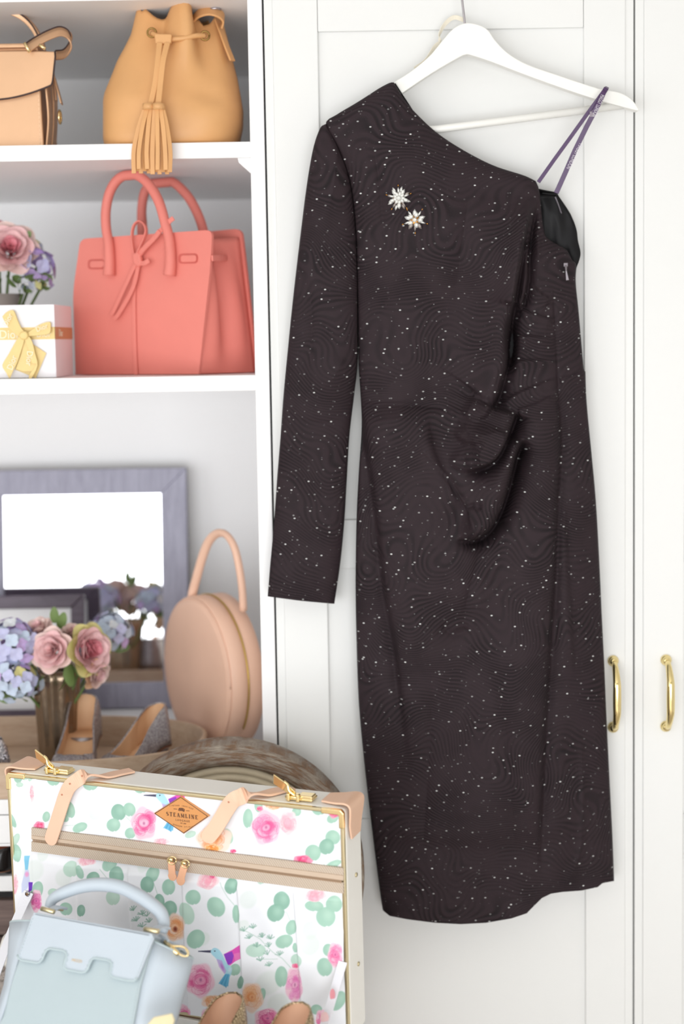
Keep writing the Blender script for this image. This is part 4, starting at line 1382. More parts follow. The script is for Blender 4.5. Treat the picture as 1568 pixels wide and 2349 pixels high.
# ================================================================== PUMPS
def pump(name, label, M, out_m, in_m, hh=.06, L=.19, group=None):
    NS, NTT = 60, 12
    t = thing(name, label, 'shoe', tuple(M.to_translation()), group)
    W = lambda s: (.026 * math.sqrt(max(0, 1 - ((.12 - s) / .12) ** 2)) if s < .12 else float(np.interp(s, [.12, .35, .55, .68, .8, .9, .97, 1.0], [.026, .0245, .031, .036, .031, .020, .009, .003])))
    Z = lambda s: hh * (1 - float(sstep(.14, .70, s))) + .004 + .006 * float(sstep(.85, 1, s))
    HT = lambda s: float(np.interp(s, [0, .08, .25, .45, .6, .68, .75, .88, 1.0], [.058, .055, .042, .033, .030, .034, .038, .026, .010]))
    yend = lambda s: (.70 + .16 * float(sstep(.05, .4, s))) if s < .58 else float(.86 * math.sqrt(max(0, 1 - ((s - .58) / .12) ** 2))) if s < .70 else 0.0
    vs, fs = [], []
    ss = [0.0 + (i / NS) for i in range(NS + 1)]
    for side in (1, -1):
        base = len(vs)
        for s in ss:
            w, z, h, ye = W(s), Z(s), HT(s), yend(s)
            for j in range(NTT + 1):
                q = j / NTT
                y = w - (w - w * ye) * q ** 2.2
                vs.append(M @ Vector((s * L, side * y, z + h * (1 - (1 - q) ** 1.9) if ye < .8 else z + h * q)))
        for i in range(NS):
            for j in range(NTT):
                a = base + i * (NTT + 1) + j
                f = (a, a + 1, a + NTT + 2, a + NTT + 1)
                fs.append(f if side == 1 else f[::-1])
    o = mobj('upper', vs, fs, out_m, t, True, mats=[out_m, in_m])
    bm = bmesh.new()
    bm.from_mesh(o.data)
    bmesh.ops.remove_doubles(bm, verts=bm.verts, dist=.0002)
    bm.to_mesh(o.data)
    bm.free()
    solid(o, .0018, -1, 1)
    for nm, dz, sc, mm in (('insole', .0022, .95, in_m), ('sole', -.001, 1.0, mat('sole_leather', (120, 80, 60), .5))):
        rings = []
        for s in ss[1:]:
            w, z = W(s) * sc, Z(s) + dz
            rings.append([M @ Vector((s * L, w, z)), M @ Vector((s * L, w, z - .0022)), M @ Vector((s * L, -w, z - .0022)), M @ Vector((s * L, -w, z))])
        loft(nm, rings, mm, t, smooth=False)
    rim = []
    for s in [0.58 - .58 * i / 24 for i in range(25)] + [0.58 * i / 24 for i in range(1, 25)]:
        pass
    for side in (1, -1):
        tube('topline_binding', [M @ Vector((s * L, side * W(s) * yend(s), Z(s) + HT(s))) for s in ss if s <= .695], .0011, out_m, t, 6)
    rings = [[M @ Vector((x0 + rx * math.cos(a), ry * math.sin(a), z)) for a in [2 * math.pi * k / 16 for k in range(16)]] for (x0, rx, ry, z) in ((.024, .022, .022, hh + .003), (.018, .015, .017, hh * .75), (.012, .008, .010, hh * .4), (.010, .0055, .006, 0))]
    loft('heel', rings, out_m, t)
    return t


def glitter_mat(name, a, b, scale=900, metal=.6):
    m_ = bpy.data.materials.new(name)
    t = NT(m_)
    co = t.n('ShaderNodeTexCoord')
    vo = t.n('ShaderNodeTexVoronoi')
    vo.inputs['Scale'].default_value = scale
    t.l(co.outputs['Object'], vo.inputs['Vector'])
    sp = t.n('ShaderNodeSeparateColor')
    t.l(vo.outputs['Color'], sp.inputs[0])
    mx = t.n('ShaderNodeMix', data_type='RGBA')
    mx.inputs[6].default_value = (*lin(a), 1)
    mx.inputs[7].default_value = (*lin(b), 1)
    t.l(sp.outputs[0], mx.inputs[0])
    t.l(mx.outputs[2], t.b.inputs['Base Color'])
    t.b.inputs['Metallic'].default_value = metal
    t.b.inputs['Roughness'].default_value = .35
    bp = t.n('ShaderNodeBump')
    bp.inputs['Strength'].default_value = .7
    bp.inputs['Distance'].default_value = .0008
    t.l(sp.outputs[1], bp.inputs['Height'])
    t.l(bp.outputs[0], t.b.inputs['Normal'])
    return m_


GLIT = glitter_mat('grey_glitter', (120, 112, 116), (196, 190, 192))
TANL = mat('tan_shoe_lining', (226, 182, 142), .45, var=.06, vscale=20)
# heel counter at the back, toes towards the room
hA = P(193, 1628, .165)
MA = Matrix.Translation((hA.x + .004, .165, ZT)) @ Matrix.Rotation(math.radians(-92), 4, 'Z')
pump('glitter_pump', 'grey glitter pump with tan lining standing on the tray beside the silver vase', MA, GLIT, TANL, .042, .148, 'grey glitter pumps on the tray')
MB_ = Matrix.Translation((-.268, .120, ZT + .002)) @ Matrix.Rotation(math.radians(-132), 4, 'Z') @ Matrix.Rotation(math.radians(6), 4, 'X')
pump('glitter_pump', 'grey glitter pump turned sideways at the end of the oval tray', MB_, GLIT, TANL, .034, .140, 'grey glitter pumps on the tray')

# crystal clutch peeking in at the edge
cl = thing('crystal_clutch', 'silver crystal covered evening clutch at the end of the tray', 'clutch', (-.515, .03, ZT))
clc = P(-22, 1765, .03)
CLM = glitter_mat('silver_crystal', (110, 110, 118), (240, 236, 240), 420, .9)
SIL = []
rings = []
for (r, dz) in ((.004, -.048), (.018, -.046), (.026, -.03), (.029, 0), (.026, .03), (.018, .046), (.004, .048)):
    rings.append([Vector((clc.x + r * math.cos(a), clc.y + .6 * r * math.sin(a), clc.z + dz)) for a in [2 * math.pi * k / 20 for k in range(20)]])
loft('clutch_body', rings, CLM, cl)
vs, fs = [], []
rr = random.Random(4)
for i in range(900):
    a, zz = rr.random() * 6.283, rr.uniform(-.046, .046)
    r = .029 * math.sqrt(max(.02, 1 - (zz / .050) ** 2)) + .0002
    c = Vector((clc.x + r * math.cos(a), clc.y + .6 * r * math.sin(a), clc.z + zz))
    n_ = Vector((math.cos(a), math.sin(a) * 1.2, zz * 6)).normalized()
    e1 = n_.orthogonal().normalized() * .0014
    e2 = n_.cross(e1)
    k = len(vs)
    vs += [c + e1, c + e2, c - e1, c - e2, c + n_ * .0014]
    fs += [(k, k + 1, k + 4), (k + 1, k + 2, k + 4), (k + 2, k + 3, k + 4), (k + 3, k, k + 4)]
o = mobj('crystals', vs, fs, CLM, cl)
o['kind'] = 'stuff'

# black shoe in the slot under the counter
BLKL = mat('black_patent', (24, 20, 20), .2)
ORL = mat('rust_lining', (190, 110, 80), .5)
MS = Matrix.Translation((-.478, .01, zC + .001)) @ Matrix.Rotation(math.radians(175), 4, 'Z') @ Matrix.Diagonal((.8, .8, .55, 1))
pump('flat_shoe', 'black shoe with rust lining in the slot below the drawer front', MS, BLKL, ORL, .012, .2)
# ================================================================== BENCH, CRATE AND THROW
BZ = .592
BENCHW = wood_mat('weathered_bench_wood', (128, 98, 80), (176, 144, 118), (2.5, 26, 26), .7)
bench = thing('bench', 'weathered wooden bench in front of the wardrobe carrying the open suitcase', 'bench', (-.47, -.52, 0))
for k in range(6):
    y0 = -.985 + k * .160
    box('plank', (-.98, y0, BZ - .026), (.0, y0 + .1575, BZ), BENCHW, bench, .002)
for (x, y) in ((-.95, -.95), (-.03, -.95), (-.95, -.06), (-.03, -.06)):
    box('leg', (x - .025, y - .025, 0), (x + .025, y + .025, BZ - .026), BENCHW, bench, .002)
box('apron', (-.93, -.94, BZ - .09), (-.05, -.92, BZ - .026), BENCHW, bench)
box('apron', (-.93, -.08, BZ - .09), (-.05, -.06, BZ - .026), BENCHW, bench)

crate = thing('storage_crate', 'grey brown wooden storage crate on the low shelf of the open wardrobe', 'crate', (-.6, .2, .42))
CRW = wood_mat('grey_brown_slat', (112, 94, 90), (150, 130, 122), (2.0, 30, 40), .75)
for k in range(5):
    box('slat', (-1.08, .030, .423 + k * .056), (-.14, .044, .423 + k * .056 + .052), CRW, crate, .0015)
for x in (-1.08, -.154):
    box('side_board', (x, .044, .423), (x + .014, .40, .70), CRW, crate)
box('bottom_board', (-1.066, .044, .423), (-.154, .40, .433), CRW, crate)

# fluffy throw lying on the bench beside the suitcase
FUR = mat('grey_fur', (190, 180, 174), .9, var=.2, vscale=120)
thr = thing('fluffy_throw', 'grey fluffy throw bunched on the bench beside the suitcase', 'throw', (-.52, -.22, BZ))
rings = []
for (f, z) in ((1.0, .001), (1.04, .012), (.98, .035), (.8, .055), (.45, .064), (.05, .066)):
    rings.append([Vector((-.50 + .130 * f * math.cos(a) * (1 + .06 * math.sin(3 * a)), -.085 + .060 * f * math.sin(a) * (1 + .08 * math.cos(4 * a)), BZ + z + .004 * math.sin(5 * a) * (1 - f))) for a in [2 * math.pi * k / 40 for k in range(40)]])
loft('throw_body', rings, FUR, thr)
vs, fs = [], []
rr = random.Random(9)
for i in range(9000):
    a, f = rr.random() * 6.283, math.sqrt(rr.random())
    z = .064 * math.sqrt(max(0, 1 - f ** 3.2))
    c = Vector((-.50 + .132 * f * math.cos(a), -.085 + .062 * f * math.sin(a), BZ + z))
    d = Vector((math.cos(a) * f + rr.uniform(-.6, .6), math.sin(a) * f + rr.uniform(-.6, .6), 1.0 - .5 * f)).normalized() * rr.uniform(.008, .015)
    e = d.orthogonal().normalized() * .0005
    k = len(vs)
    vs += [c + e, c - e, c + d + Vector((rr.uniform(-.003, .003), 0, -.002))]
    fs.append((k, k + 1, k + 2))
o = mobj('fur_pile', vs, fs, FUR, thr)
o['kind'] = 'stuff'
cu = thing('cream_pouch', 'small rounded cream pouch lying on the grey fluffy throw', 'pouch', (-.444, -.085, BZ + .062))
pc = Vector((-.432, -.085, BZ + .0835))
rings = []
for (f, z) in ((.5, 0), (.9, .003), (1.0, .012), (1.0, .030), (.9, .040), (.5, .045), (.05, .046)):
    rings.append([Vector((pc.x - .012 + .034 * f * math.copysign(abs(math.cos(a)) ** .7, math.cos(a)), -.085 + .024 * f * math.copysign(abs(math.sin(a)) ** .7, math.sin(a)), pc.z - .022 + z)) for a in [2 * math.pi * k / 28 for k in range(28)]])
loft('pouch_body', rings, CREAM, cu)
box('pouch_flap', (pc.x - .040, -.111, pc.z - .004), (pc.x + .016, -.1095, pc.z + .012), CREAM, cu, .001)
st_h = pc.z - .022 - BZ

# ================================================================== ROUND WOODEN TRAY STANDING ON EDGE
RIMW = wood_mat('weathered_grey_rim', (128, 110, 96), (190, 176, 160), (26, 5, 9), .7)
DC = P(527, 2040, -.085)


def polar_wood(name, c, a, b):
    m_ = bpy.data.materials.new(name)
    t = NT(m_)
    co = t.n('ShaderNodeTexCoord')
    su = t.n('ShaderNodeVectorMath', operation='SUBTRACT')
    su.inputs[1].default_value = c
    t.l(co.outputs['Object'], su.inputs[0])
    sp = t.n('ShaderNodeSeparateXYZ')
    t.l(su.outputs[0], sp.inputs[0])
    ln = t.n('ShaderNodeVectorMath', operation='LENGTH')
    t.l(su.outputs[0], ln.inputs[0])
    at = t.n('ShaderNodeMath', operation='ARCTAN2')
    t.l(sp.outputs[2], at.inputs[0])
    t.l(sp.outputs[0], at.inputs[1])
    cb = t.n('ShaderNodeCombineXYZ')
    for k, (src, sc_) in enumerate(((ln.outputs['Value'], 330.0), (at.outputs[0], 7.0))):
        mu = t.n('ShaderNodeMath', operation='MULTIPLY')
        mu.inputs[1].default_value = sc_
        t.l(src, mu.inputs[0])
        t.l(mu.outputs[0], cb.inputs[k])
    nz = t.n('ShaderNodeTexNoise')
    nz.inputs['Scale'].default_value = 1.0
    nz.inputs['Detail'].default_value = 6
    nz.inputs['Roughness'].default_value = 0.65
    t.l(cb.outputs[0], nz.inputs['Vector'])
    cr = t.n('ShaderNodeValToRGB')
    el = cr.color_ramp.elements
    el[0].position, el[1].position = .30, .72
    el[0].color, el[1].color = (*lin(a), 1), (*lin(b), 1)
    e2 = el.new(.44)
    e2.color = (*lin((136, 106, 82)), 1)
    e3 = el.new(.50)
    e3.color = (*lin((142, 128, 116)), 1)
    t.l(nz.outputs['Fac'], cr.inputs[0])
    t.l(cr.outputs[0], t.b.inputs['Base Color'])
    t.b.inputs['Roughness'].default_value = .7
    bp = t.n('ShaderNodeBump')
    bp.inputs['Strength'].default_value = .5
    bp.inputs['Distance'].default_value = .001
    t.l(nz.outputs['Fac'], bp.inputs['Height'])
    t.l(bp.outputs[0], t.b.inputs['Normal'])
    return m_


RIMW = polar_wood('weathered_polar_wood', tuple(DC), (96, 84, 74), (188, 176, 160))
DRx = (P(836, 2040, -.085) - P(527, 2040, -.085)).x
wt = thing('round_tray', 'round weathered grey brown wooden tray with cream canvas centre standing behind the suitcase', 'tray', (DC.x, DC.y, DC.z - DRx))
cz = BZ + DRx * 1.0 + .001
DC.z = max(DC.z, cz)


def dring(r, yoff, k=72):
    return [Vector((DC.x + r * math.cos(2 * math.pi * i / k), DC.y + yoff, DC.z + r * math.sin(2 * math.pi * i / k))) for i in range(k)]


loft('rim', [dring(DRx * f, y) for (f, y) in ((.985, .03), (1.0, .028), (1.0, -.010), (.985, -.016), (.90, -.021), (.87, -.020), (.845, -.014), (.84, .0), (.845, .028), (.985, .03))], RIMW, wt, (False, False))
for f in (.965, .93, .895):
    tube('rim_ridge', dring(DRx * f, -.018 if f < .95 else -.0165) + dring(DRx * f, -.018 if f < .95 else -.0165)[:1], .0013, RIMW, wt, 6)
CANV = mat('cream_canvas', (226, 212, 186), .85, var=.06, vscale=70, bump=.3, bscale=900)
loft('canvas_centre', [dring(DRx * f, y) for (f, y) in ((.845, -.004), (.82, -.013), (.79, -.012), (.775, -.006), (.76, -.011), (.735, -.010), (.715, -.003), (.3, -.002), (.01, -.002), (.01, .004), (.845, .006))], CANV, wt, (True, True))

# ================================================================== SUITCASE
W_ = .46
rl, rr_ = ray(16, 1770), ray(790, 1857)
kk = rl.z / rr_.z
tL = W_ / (rl - rr_ * kk).length
A_, B_ = CAM + rl * tL, CAM + rr_ * (tL * kk)
LU = (B_ - A_).normalized()
backv = Vector((-LU.y, LU.x, 0)).normalized()
beta = math.radians(-1.5)
LV = (Vector((0, 0, 1)) * math.cos(beta) + backv * math.sin(beta)).normalized()
LH = .285
LP = Plane(A_ - LV * LH, LU, LV)           # lid frame: (0,0) lower left, (W_,LH) upper right
LD = .050                                  # lid depth
case = thing('suitcase', 'open cream suitcase with floral lining, tan straps and brass latches on the bench', 'suitcase', (LP.at(W_ / 2, 0).x, LP.at(W_ / 2, 0).y, BZ))
PRM = roundpoly([(0, 0), (W_, 0), (W_, LH), (0, LH)], .007, 5)
prism('lid_shell', [LP.at(a, b, -.0015) for a, b in PRM], -LP.N * LD, CREAM, case, .003, 3)


def ring_prism(name, outer, inner, n0, n1, material, parent, bev=.0012):
    n = len(outer)
    v = [LP.at(a, b, n1) for a, b in outer] + [LP.at(a, b, n1) for a, b in inner] + [LP.at(a, b, n0) for a, b in outer] + [LP.at(a, b, n0) for a, b in inner]
    f = []
    for i in range(n):
        j = (i + 1) % n
        f += [(i, j, n + j, n + i), (2 * n + i, 3 * n + i, 3 * n + j, 2 * n + j), (i, 2 * n + i, 2 * n + j, j), (n + i, n + j, 3 * n + j, 3 * n + i)]
    o = mobj(name, v, f, material, parent)
    fix_normals(o)
    return bevel(o, bev, 2)


def inset(d, r=.006):
    return roundpoly([(d, d), (W_ - d, d), (W_ - d, LH - d), (d, LH - d)], r, 5)


ring_prism('brass_rim', inset(.0006), inset(.0052), -.003, .0028, PALEGOLD, case, .0012)
# --- floral lining: a dense sheet with the pleats as relief, its print computed per vertex
LN, LM = 620, 400
gu = np.linspace(.0045, W_ - .0045, LN)
gv = np.linspace(.004, LH - .0045, LM)
GU, GV = np.meshgrid(gu, gv)
O_, U_, V_, N_ = [np.array(q) for q in (LP.O, LP.U, LP.V, LP.N)]
flat3 = O_ + GU[..., None] * U_ + GV[..., None] * V_
LX, LY = proj_np(flat3.reshape(-1, 3))
LX, LY = LX.reshape(GU.shape), LY.reshape(GU.shape)
zipY = lambda x: 1928 + (x - 72) * .1315
below = sstep(6, 26, LY - (zipY(LX) + 20))
relief = .0012 + .0008 * np.sin(LX / 31.0 + LY / 57.0) + .0005 * np.sin(LX / 17.0 - LY / 23.0)
relief += below * (.0022 + .0012 * np.sin(LX / 19.0))
for (xa, ya_, xb, yb_) in ((178, 1960, 182, 2140), (297, 1985, 306, 2140), (420, 2010, 436, 2349), (546, 2020, 563, 2349), (676, 2035, 695, 2349)):
    xl = xa + (LY - ya_) * (xb - xa) / (yb_ - ya_)
    d = LX - xl
    relief += below * .0042 / (1 + np.exp(np.clip(-d / 1.2, -40, 40))) * np.exp(-np.clip(d, 0, None) / 40)
relief += .0015 / (1 + np.exp(np.clip(-(LX - (70 + (LY - 1780) * .03)) / 1.5, -40, 40))) * np.exp(-np.clip(LX - 70, 0, None) / 30)

COL = np.ones(GU.shape + (3,)) * np.array([246, 247, 251.])
noise = .5 + .25 * np.sin(LX / 13.0 + 2 * np.sin(LY / 19.0)) + .25 * np.sin(LY / 11.0 + 1.7 * np.sin(LX / 23.0))


def blend(mask, rgb):
    global COL
    m3 = np.clip(mask, 0, 1)[..., None]
    COL = COL * (1 - m3) + np.array(rgb, float) * m3


def ell(cx, cy, rx, ry, rot=0.0, soft=.10, wob=0.0, ph=0.0):
    dx, dy = LX - cx, LY - cy
    c_, s_ = math.cos(rot), math.sin(rot)
    a, b = (dx * c_ + dy * s_) / rx, (-dx * s_ + dy * c_) / ry
    r = np.sqrt(a * a + b * b)
    if wob:
        r = r * (1 + wob * np.sin(5 * np.arctan2(b, a) + ph))
    return np.clip((1 - r) / soft, 0, 1)


def poly(pts, soft=1.2):
    m = np.full(LX.shape, 1e9)
    inside = np.zeros(LX.shape, bool)
    n = len(pts)
    for i in range(n):
        (x0, y0), (x1, y1) = pts[i], pts[(i + 1) % n]
        dx, dy = x1 - x0, y1 - y0
        t = np.clip(((LX - x0) * dx + (LY - y0) * dy) / (dx * dx + dy * dy + 1e-9), 0, 1)
        m = np.minimum(m, np.hypot(LX - x0 - t * dx, LY - y0 - t * dy))
        cond = ((y0 > LY) != (y1 > LY)) & (LX < (x1 - x0) * (LY - y0) / (y1 - y0 + 1e-9) + x0)
        inside ^= cond
    return np.where(inside, np.clip(.5 + m / soft, 0, 1), np.clip(.5 - m / soft, 0, 1))


def stroke(pts, w):
    m = np.full(LX.shape, 1e9)
    for (x0, y0), (x1, y1) in zip(pts[:-1], pts[1:]):
        dx, dy = x1 - x0, y1 - y0
        t = np.clip(((LX - x0) * dx + (LY - y0) * dy) / (dx * dx + dy * dy + 1e-9), 0, 1)
        m = np.minimum(m, np.hypot(LX - x0 - t * dx, LY - y0 - t * dy))
    return np.clip((w - m) / 1.0 + .5, 0, 1)


prr = random.Random(33)
# pale ghost leaves
for (x, y, r) in ((260, 1830, 17), (220, 1865, 16), (51, 1828, 10), (240, 1812, 12), (540, 1912, 18), (603, 1930, 20), (650, 1950, 18), (100, 1960, 14), (230, 1945, 10), (80, 1995, 26), (573, 2060, 22), (560, 2120, 14), (715, 2165, 24), (690, 2010, 20), (620, 2250, 30), (470, 2150, 16), (715, 2130, 22), (330, 1985, 14), (640, 2300, 26), (150, 2010, 20)):
    blend(ell(x, y, r, r * 1.15, prr.random(), .25) * .55, (226, 236, 230))


def leaf_print(x, y, rx, ry, tone, rot=None):
    rot = prr.uniform(-.5, .5) if rot is None else rot
    a, b = {0: ((190, 220, 204), (206, 232, 218)), 1: ((160, 202, 182), (186, 220, 202)), 2: ((136, 182, 162), (172, 210, 192))}[tone]
    m_ = ell(x, y, rx, ry, rot, .09, 0) * (1 - ell(x + rx * .15, y + ry * 1.02, rx * .20, ry * .22, rot, .4))
    blend(m_ * .92, a)
    blend(ell(x + rx * .25, y - ry * .2, rx * .7, ry * .75, rot, .8) * .7 * (m_ > .3), b)


LEAVES = [(44, 1780, 11, 16, 1), (60, 1779, 9, 10, 0), (47, 1799, 9, 6, 0), (72, 1783, 6, 8, 0), (123, 1789, 15, 14, 1), (209, 1798, 18, 15, 1), (248, 1792, 15, 7, 1), (325, 1805, 18, 15, 1),
          (29, 1879, 7, 21, 1), (37, 1925, 8, 16, 0), (40, 1956, 10, 21, 1), (161, 1857, 12, 20, 1), (148, 1876, 12, 9, 1), (107, 1873, 9, 13, 1), (185, 1897, 18, 11, 1), (272, 1863, 17, 20, 2), (297, 1857, 15, 17, 1), (261, 1892, 16, 16, 1), (299, 1911, 13, 13, 1),
          (570, 1876, 12, 23, 1), (594, 1849, 10, 15, 1), (501, 1821, 12, 7, 1), (523, 1918, 12, 19, 1), (733, 1854, 19, 16, 1), (764, 1876, 15, 11, 1), (764, 1920, 18, 18, 1), (750, 1941, 18, 19, 2), (719, 1955, 19, 20, 1), (437, 1914, 14, 8, 0), (680, 1862, 11, 11, 1), (765, 1982, 20, 8, 1),
          (167, 1991, 18, 19, 0), (217, 2011, 16, 14, 2), (252, 1982, 17, 15, 1), (271, 2006, 17, 21, 2), (188, 1997, 8, 17, 1), (353, 2003, 15, 18, 1), (342, 2026, 16, 20, 2), (390, 2032, 15, 19, 1), (370, 2064, 12, 18, 2), (393, 2082, 17, 20, 2), (88, 2041, 14, 23, 1), (126, 2044, 13, 10, 0), (155, 2082, 15, 16, 1), (191, 2085, 9, 14, 2), (264, 2055, 17, 18, 0), (447, 2055, 18, 18, 1), (432, 2091, 17, 27, 0), (454, 2150, 20, 23, 1),
          (500, 2076, 20, 25, 1), (533, 2030, 15, 19, 2), (544, 2095, 9, 22, 1), (649, 2063, 19, 22, 2), (636, 2090, 20, 21, 2), (671, 2125, 13, 18, 1), (655, 2156, 20, 16, 1), (591, 2176, 24, 16, 0), (724, 2074, 22, 13, 1), (768, 2072, 19, 20, 1), (750, 2100, 22, 24, 1), (541, 2222, 13, 14, 1), (555, 2250, 8, 16, 2), (648, 2237, 14, 25, 1), (682, 2200, 14, 15, 0), (756, 2175, 13, 15, 1), (748, 2214, 18, 22, 1), (602, 2280, 10, 20, 1), (778, 2292, 16, 24, 1), (730, 2310, 14, 12, 1), (600, 2020, 10, 8, 0), (679, 2172, 6, 12, 1)]
for (pts, w) in (([(232, 1992), (250, 2012), (262, 2030)], .7), ([(345, 1985), (356, 2020), (366, 2050), (380, 2090)], .8), ([(508, 2022), (525, 2055), (540, 2075), (548, 2100)], .7), ([(640, 2085), (660, 2090), (668, 2110)], .7), ([(562, 2130), (600, 2150), (630, 2180), (650, 2195), (668, 2218)], .8), ([(600, 2195), (640, 2196)], .6), ([(285, 1870), (300, 1885)], .6), ([(735, 1985), (760, 1975), (782, 1968)], .7), ([(200, 1890), (150, 1893)], .6)):
    blend(stroke(pts, w) * .7, (176, 204, 190))
for L_ in LEAVES:
    leaf_print(*L_)
# fern sprigs
for (cx, cy, k) in ((563, 2129, 5), (583, 2123, 6), (575, 2146, 6), (605, 2143, 7), (625, 2146, 7), (593, 2165, 6), (621, 2164, 6), (618, 2182, 4), (645, 2184, 6), (602, 2196, 5), (622, 2208, 6), (312, 2080, 5), (330, 2092, 6), (318, 2105, 6), (345, 2110, 6), (330, 2120, 5), (340, 2096, 4)):
    for q in range(k):
        a = 2.6 * q / k - 2.9 + prr.uniform(-.2, .2)
        blend(stroke([(cx, cy + 3), (cx + 10 * math.cos(a), cy + 3 + 10 * math.sin(a))], 1.0) * .75, (140, 180, 164))


def rose_print(x, y, rx, ry, deep=(228, 70, 138), mid=(244, 140, 184), pale=(252, 206, 222), n=26, core=(150, 60, 120), clip=None, _k=1.5):
    n = int(n * _k)
    base = ell(x, y, rx, ry, 0, .14, .07, prr.random() * 6)
    blend(base * .95, pale)
    for k in range(n):
        f = 1 - k / n
        a = prr.random() * 6.283
        px_, py_ = x + rx * f * .68 * math.cos(a), y + ry * f * .68 * math.sin(a)
        c_ = mid if prr.random() < .55 else (deep if prr.random() < .4 else pale)
        s_ = prr.uniform(.20, .36)
        m_ = ell(px_, py_, rx * s_ * 1.3, ry * s_ * .8, a + 1.57, .5) * base
        blend(m_ * prr.uniform(.35, .75), c_)
        blend(np.clip(m_ * 4, 0, 1) * np.clip(1 - m_ * 4, 0, 1) * 1.5 * base, tuple(q * .9 + 10 for q in deep))
    if core:
        blend(ell(x, y, rx * .14, ry * .14, 0, .9) * .6, core)


PINKP = dict()
PALEP = dict(deep=(246, 160, 180), mid=(250, 190, 204), pale=(253, 222, 226), core=None)
PEACH = dict(deep=(244, 150, 90), mid=(250, 196, 150), pale=(252, 222, 206), core=(220, 110, 60))
REDB = dict(deep=(222, 40, 100), mid=(240, 90, 140), pale=(248, 150, 180), core=None, n=12)
for (x, y, rx, ry, kw) in ((145, 1783, 11, 8, REDB), (76, 1818, 5, 22, PALEP), (91, 1893, 13, 10, REDB), (331, 1888, 32, 40, PINKP), (372, 1929, 20, 8, PALEP), (630, 1843, 26, 15, PEACH), (661, 1887, 22, 30, PALEP), (611, 1897, 34, 42, PINKP), (492, 1925, 44, 34, PEACH), (488, 1946, 20, 12, dict(deep=(236, 120, 30), mid=(246, 170, 90), pale=(250, 214, 170), core=None)), (536, 1951, 8, 5, REDB), (597, 1854, 8, 6, REDB),
                           (768, 1856, 18, 20, REDB), (695, 1973, 24, 13, REDB), (202, 1973, 22, 11, PALEP), (87, 2064, 13, 28, dict(deep=(220, 60, 140), mid=(240, 130, 190))), (38, 2026, 8, 24, PALEP), (406, 2124, 26, 34, PEACH), (479, 2019, 26, 18, PALEP), (487, 2010, 7, 5, REDB), (463, 2245, 34, 42, PINKP), (423, 2324, 20, 24, PINKP), (488, 2330, 26, 24, PINKP), (491, 2294, 28, 16, PEACH), (582, 2283, 27, 36, PEACH), (617, 2332, 32, 24, dict(deep=(210, 40, 120))), (677, 2258, 21, 44, dict(deep=(232, 110, 180), mid=(244, 160, 208))), (679, 2214, 9, 6, REDB), (772, 2186, 18, 30, dict(deep=(232, 80, 140))), (725, 2052, 26, 13, PALEP), (743, 2330, 16, 22, PINKP), (460, 1960, 10, 8, PALEP)):
    rose_print(x, y, rx, ry, **kw)
blend(ell(406, 2128, 7, 8, 0, .8) * .9, (120, 40, 20))


def bird(dx, dy, flip=1):
    Q = lambda pts: [(x + dx, y + dy) for x, y in pts]
    blend(poly(Q([(459, 2177), (488, 2176), (489, 2182), (459, 2179)])), (70, 70, 96))
    blend(poly([(p[0], p[1]) for p in spline(Q([(487, 2178), (494, 2171), (504, 2174), (513, 2186), (522, 2205), (534, 2218), (531, 2236), (522, 2232), (508, 2212), (500, 2196), (490, 2186)]), 3, True)]), (178, 226, 242))
    blend(poly(Q([(500, 2196), (512, 2200), (522, 2224), (519, 2231), (506, 2214)])) * .6, (206, 150, 220))
    blend(ell(513 + dx, 2214 + dy, 4, 12, -.4, .8) * .6, (190, 80, 190))
    blend(ell(530 + dx, 2222 + dy, 6, 10, .2, .8) * .7, (226, 238, 248))
    blend(poly(Q([(516, 2186), (536, 2176), (554, 2164), (555, 2196), (540, 2204), (530, 2212), (524, 2208)])), (236, 90, 190))
    blend(poly(Q([(516, 2186), (534, 2180), (538, 2190), (534, 2206), (526, 2211), (521, 2200)])), (150, 66, 200))
    blend(poly(Q([(538, 2186), (554, 2182), (555, 2196), (541, 2203)])) * .6, (250, 150, 200))
    for k in range(5):
        blend(poly(Q([(520 + k * 2, 2230), (526 + k, 2234), (511 + k * 4, 2262 - abs(k - 3) * 3), (505 + k * 4, 2252 + k)])), (84, 168, 212) if k % 2 else (112, 190, 226))
    blend(ell(496 + dx, 2178 + dy, 1.8, 1.8, 0, .4), (30, 30, 50))


bird(0, 0)
bird(-129, -354)
blend(poly([(57, 1962), (70, 1962), (66, 1994), (60, 1994)]), (130, 200, 232))
blend(poly([(60, 1994), (68, 1994), (71, 2020), (66, 2036), (54, 2046), (53, 2026)]), (206, 214, 240))
blend(ell(64, 2004, 6, 8, 0, .6) * .8, (244, 150, 200))
blend(poly([(68, 2022), (78, 2022), (76, 2040), (69, 2044)]), (110, 50, 190))
COL = COL * (1 - .02 * noise[..., None])
lin_col = np.where(COL <= 10.3, COL / 255 / 12.92, ((np.clip(COL, 0, 255) / 255 + .055) / 1.055) ** 2.4)
LINM = bpy.data.materials.new('floral_lining')
t_ = NT(LINM)
at_ = t_.n('ShaderNodeAttribute', attribute_name='print')
t_.l(at_.outputs['Color'], t_.b.inputs['Base Color'])
t_.b.inputs['Roughness'].default_value = .38
t_.b.inputs['Sheen Weight'].default_value = .1
lv = (flat3 + relief[..., None] * N_).reshape(-1, 3)
lining = mobj('lid_lining', lv, grid_faces(LM, LN), LINM, case, True, label='white satin lining printed with roses, eucalyptus and hummingbirds')
ca = lining.data.color_attributes.new('print', 'FLOAT_COLOR', 'POINT')
ca.data.foreach_set('color', np.concatenate([lin_col.reshape(-1, 3), np.ones((LM * LN, 1))], 1).astype(np.float32).reshape(-1))

